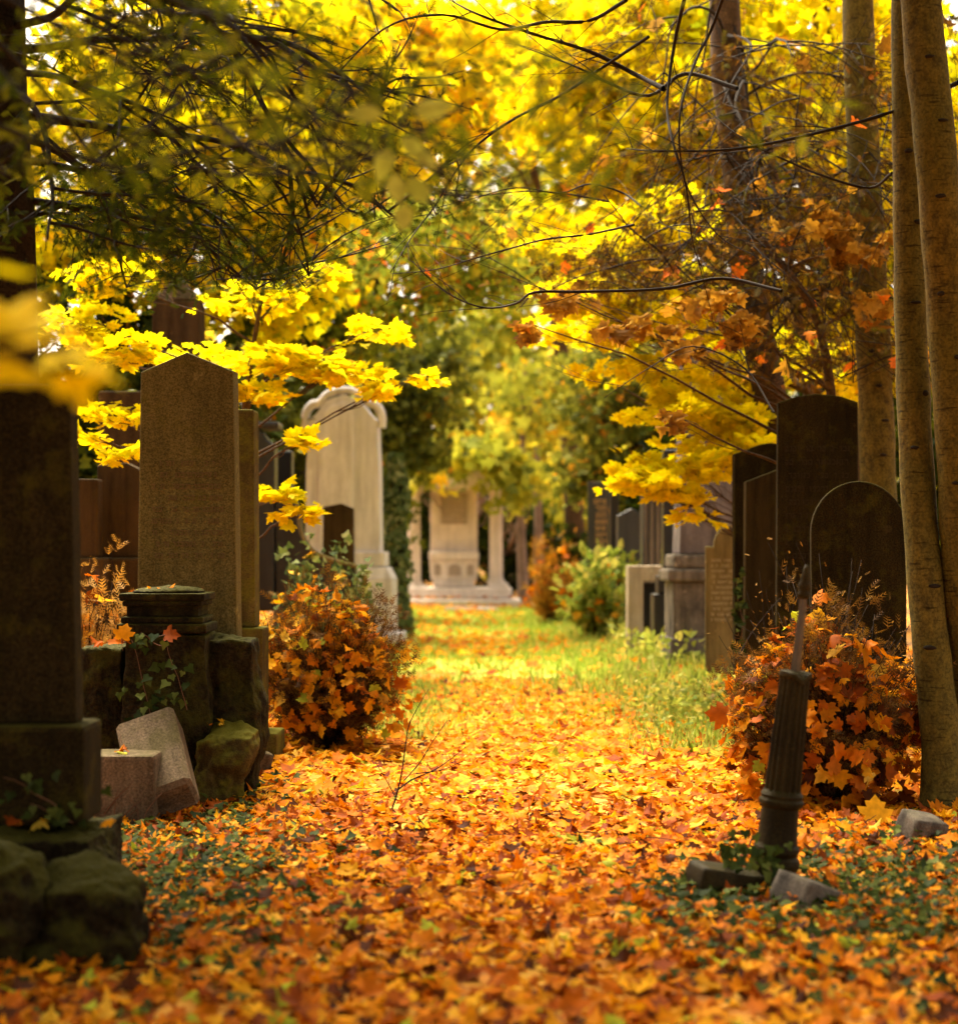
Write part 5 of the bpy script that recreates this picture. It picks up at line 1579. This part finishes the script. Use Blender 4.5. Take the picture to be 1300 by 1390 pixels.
# climbing ivy on stones and trunks
def climber(label, spots, mat='ivy', size=(0.03, 0.06)):
    x, y, d_ = spots[0][:3]
    root = thing('ivy', label, 'ivy', W(x, y, d_))
    f = Foliage()
    t = Tubes()
    o0 = Vector(root.location)
    for (x, y, d_, rx, rz, n) in spots:
        c = W(x, y, d_) - o0
        P = np.stack([RNG.normal(c.x, rx, n), RNG.normal(c.y, 0.012, n), RNG.normal(c.z, rz, n)], -1)
        f.add(P, rnd_dirs(n, 0.2) * .5 + np.array([0, -1, 0.3]), RNG.uniform(*size, n), RNG.uniform(0, 1, n), IVY, 0.3, spun=np.tile([0, 0, -1.0], (n, 1)) + RNG.normal(0, .5, (n, 3)))
        t.add(curve(c + Vector((rx, 0.01, -rz * 1.6)), c + Vector((-rx, 0.01, rz * 1.6)), 0, .1, 7), 0.003, 0.0015, 4)
    t.build('vine', M['twig_red'], root)
    f.build('foliage', M[mat], root)
    return root


climber('ivy climbing the rough mossy pedestal under the stone cap', [(195, 930, 8.78, .06, .14, 26), (240, 920, 8.78, .05, .10, 14), (205, 868, 8.70, .05, .02, 8)])
climber('few ivy leaves on the plinth of the tall dark slab', [(40, 1075, 5.98, .09, .03, 14), (70, 1105, 5.98, .07, .02, 10)], size=(0.025, 0.045))
climber('ivy wrapped round the foot of the fluted column', [(1035, 1165, 6.55, .05, .03, 26), (1000, 1150, 6.62, .05, .03, 18), (1055, 1190, 6.5, .03, .02, 12)], size=(0.03, 0.055))
climber('ivy climbing the right-hand trunk above the litter', [(1285, 980, 9.1, .03, .12, 40), (1290, 900, 9.1, .03, .08, 20)])
climber('ivy on the edge of the greenish brown slab', [(1003, 830, 12.95, .025, .14, 40)])

# bare saplings and twigs in the leaves
def sapling(label, base, d_, branches, r=0.004, name='sapling'):
    b0 = W(*base, d_)
    b0.z = gz(b0.x, b0.y)
    root = thing(name, label, 'twig', b0)
    for pts in branches:
        t = Tubes()
        P = [W(x, y, d_ + 0.04 * math.sin(i * 2.1)) - b0 for i, (x, y) in enumerate(pts)]
        S_ = smooth_path(P, 5)
        t.add(S_, r * (1 if len(pts) > 4 else 0.7), r * 0.3, 5, 0.06)
        for i in range(4, len(S_) - 1, 4):
            g = (S_[i] - S_[i - 1]).normalized() + Vector((random.uniform(-.9, .9), random.uniform(-.4, .4), random.uniform(0, .6)))
            t.add(curve(S_[i], S_[i] + g.normalized() * random.uniform(0.02, 0.07), 0, .1, 4), r * 0.3, r * 0.15, 3)
        t.build('stem', M['twig'], root)
    return root


sapling('bare forked sapling sticking out of the leaves in front of the left shrub', (530, 1104), 8.6, [[(530, 1104), (538, 1080), (545, 1050), (550, 1015), (555, 985), (570, 955), (582, 935)], [(540, 1072), (560, 1058), (590, 1045), (612, 1030), (632, 1014)], [(548, 1060), (570, 1035), (585, 1010), (607, 978)], [(538, 1085), (525, 1060), (510, 1035)], [(565, 1050), (600, 1045), (628, 1033)]], 0.0048)
sapling('short upright twig in the leaves at the bottom centre', (655, 1240), 6.2, [[(653, 1236), (658, 1205), (661, 1170)]], 0.003, 'twig')
sapling('short slanting twig in the leaves beside the upright one', (675, 1236), 6.2, [[(676, 1236), (695, 1208), (715, 1190)]], 0.003, 'twig')
sapling('dark slanting stick leaning by the greenish brown slab', (1000, 890), 11.8, [[(1000, 895), (1020, 860), (1045, 828), (1058, 812)]], 0.012, 'stick')

# ================================================================ LIGHT, SKY, CAMERA
EL, AZ = SUN_EL, SUN_AZ      # sun high over the far end of the path
wld = bpy.data.worlds.new('World')
S.world = wld
wld.use_nodes = True
nt = wld.node_tree
bg = nt.nodes['Background']
sky = nt.nodes.new('ShaderNodeTexSky')
sky.sky_type = 'NISHITA'
sky.sun_disc = False
sky.sun_elevation = EL
sky.sun_rotation = AZ
sky.air_density = 1.0
sky.dust_density = 6.0
sky.ozone_density = 0.3
hs = nt.nodes.new('ShaderNodeHueSaturation')
hs.inputs['Saturation'].default_value = 0.35
nt.links.new(sky.outputs[0], hs.inputs['Color'])
wm = mixc(nt, 1.0, hs.outputs[0], (1.0, 0.87, 0.70), 'MULTIPLY')
nt.links.new(wm, bg.inputs['Color'])
bg.inputs['Strength'].default_value = 0.15

sun = bpy.data.lights.new('sun', 'SUN')
sun.energy = 2.6
sun.angle = math.radians(38)
sun.color = (1.0, 0.94, 0.74)
so = bpy.data.objects.new('sun', sun)
C.objects.link(so)
sd = Vector((math.sin(AZ) * math.cos(EL), math.cos(AZ) * math.cos(EL), math.sin(EL)))   # towards the sun
so.rotation_euler = sd.to_track_quat('Z', 'Y').to_euler()
so.location = sd * 60

cam = bpy.data.cameras.new('camera')
co = bpy.data.objects.new('camera', cam)
C.objects.link(co)
co.location = (0, 0, HCAM)
co.rotation_euler = (math.radians(90), 0, 0)
cam.sensor_fit = 'VERTICAL'
cam.sensor_height = 36
cam.lens = F / 1390 * 36
cam.shift_y = (HY - 695) / 1390
cam.clip_end = 1500
cam.clip_start = 0.05
cam.dof.use_dof = True
cam.dof.focus_distance = 9.3
cam.dof.aperture_fstop = 1.75
S.camera = co

S.view_settings.view_transform = 'Standard'
S.view_settings.look = 'None'
S.view_settings.exposure = 2.18
S.view_settings.gamma = 1
S.cycles.max_bounces = 6
S.cycles.diffuse_bounces = 3
S.cycles.transmission_bounces = 4
S.cycles.transparent_max_bounces = 4
S.cycles.sample_clamp_indirect = 6
S.cycles.use_denoising = True
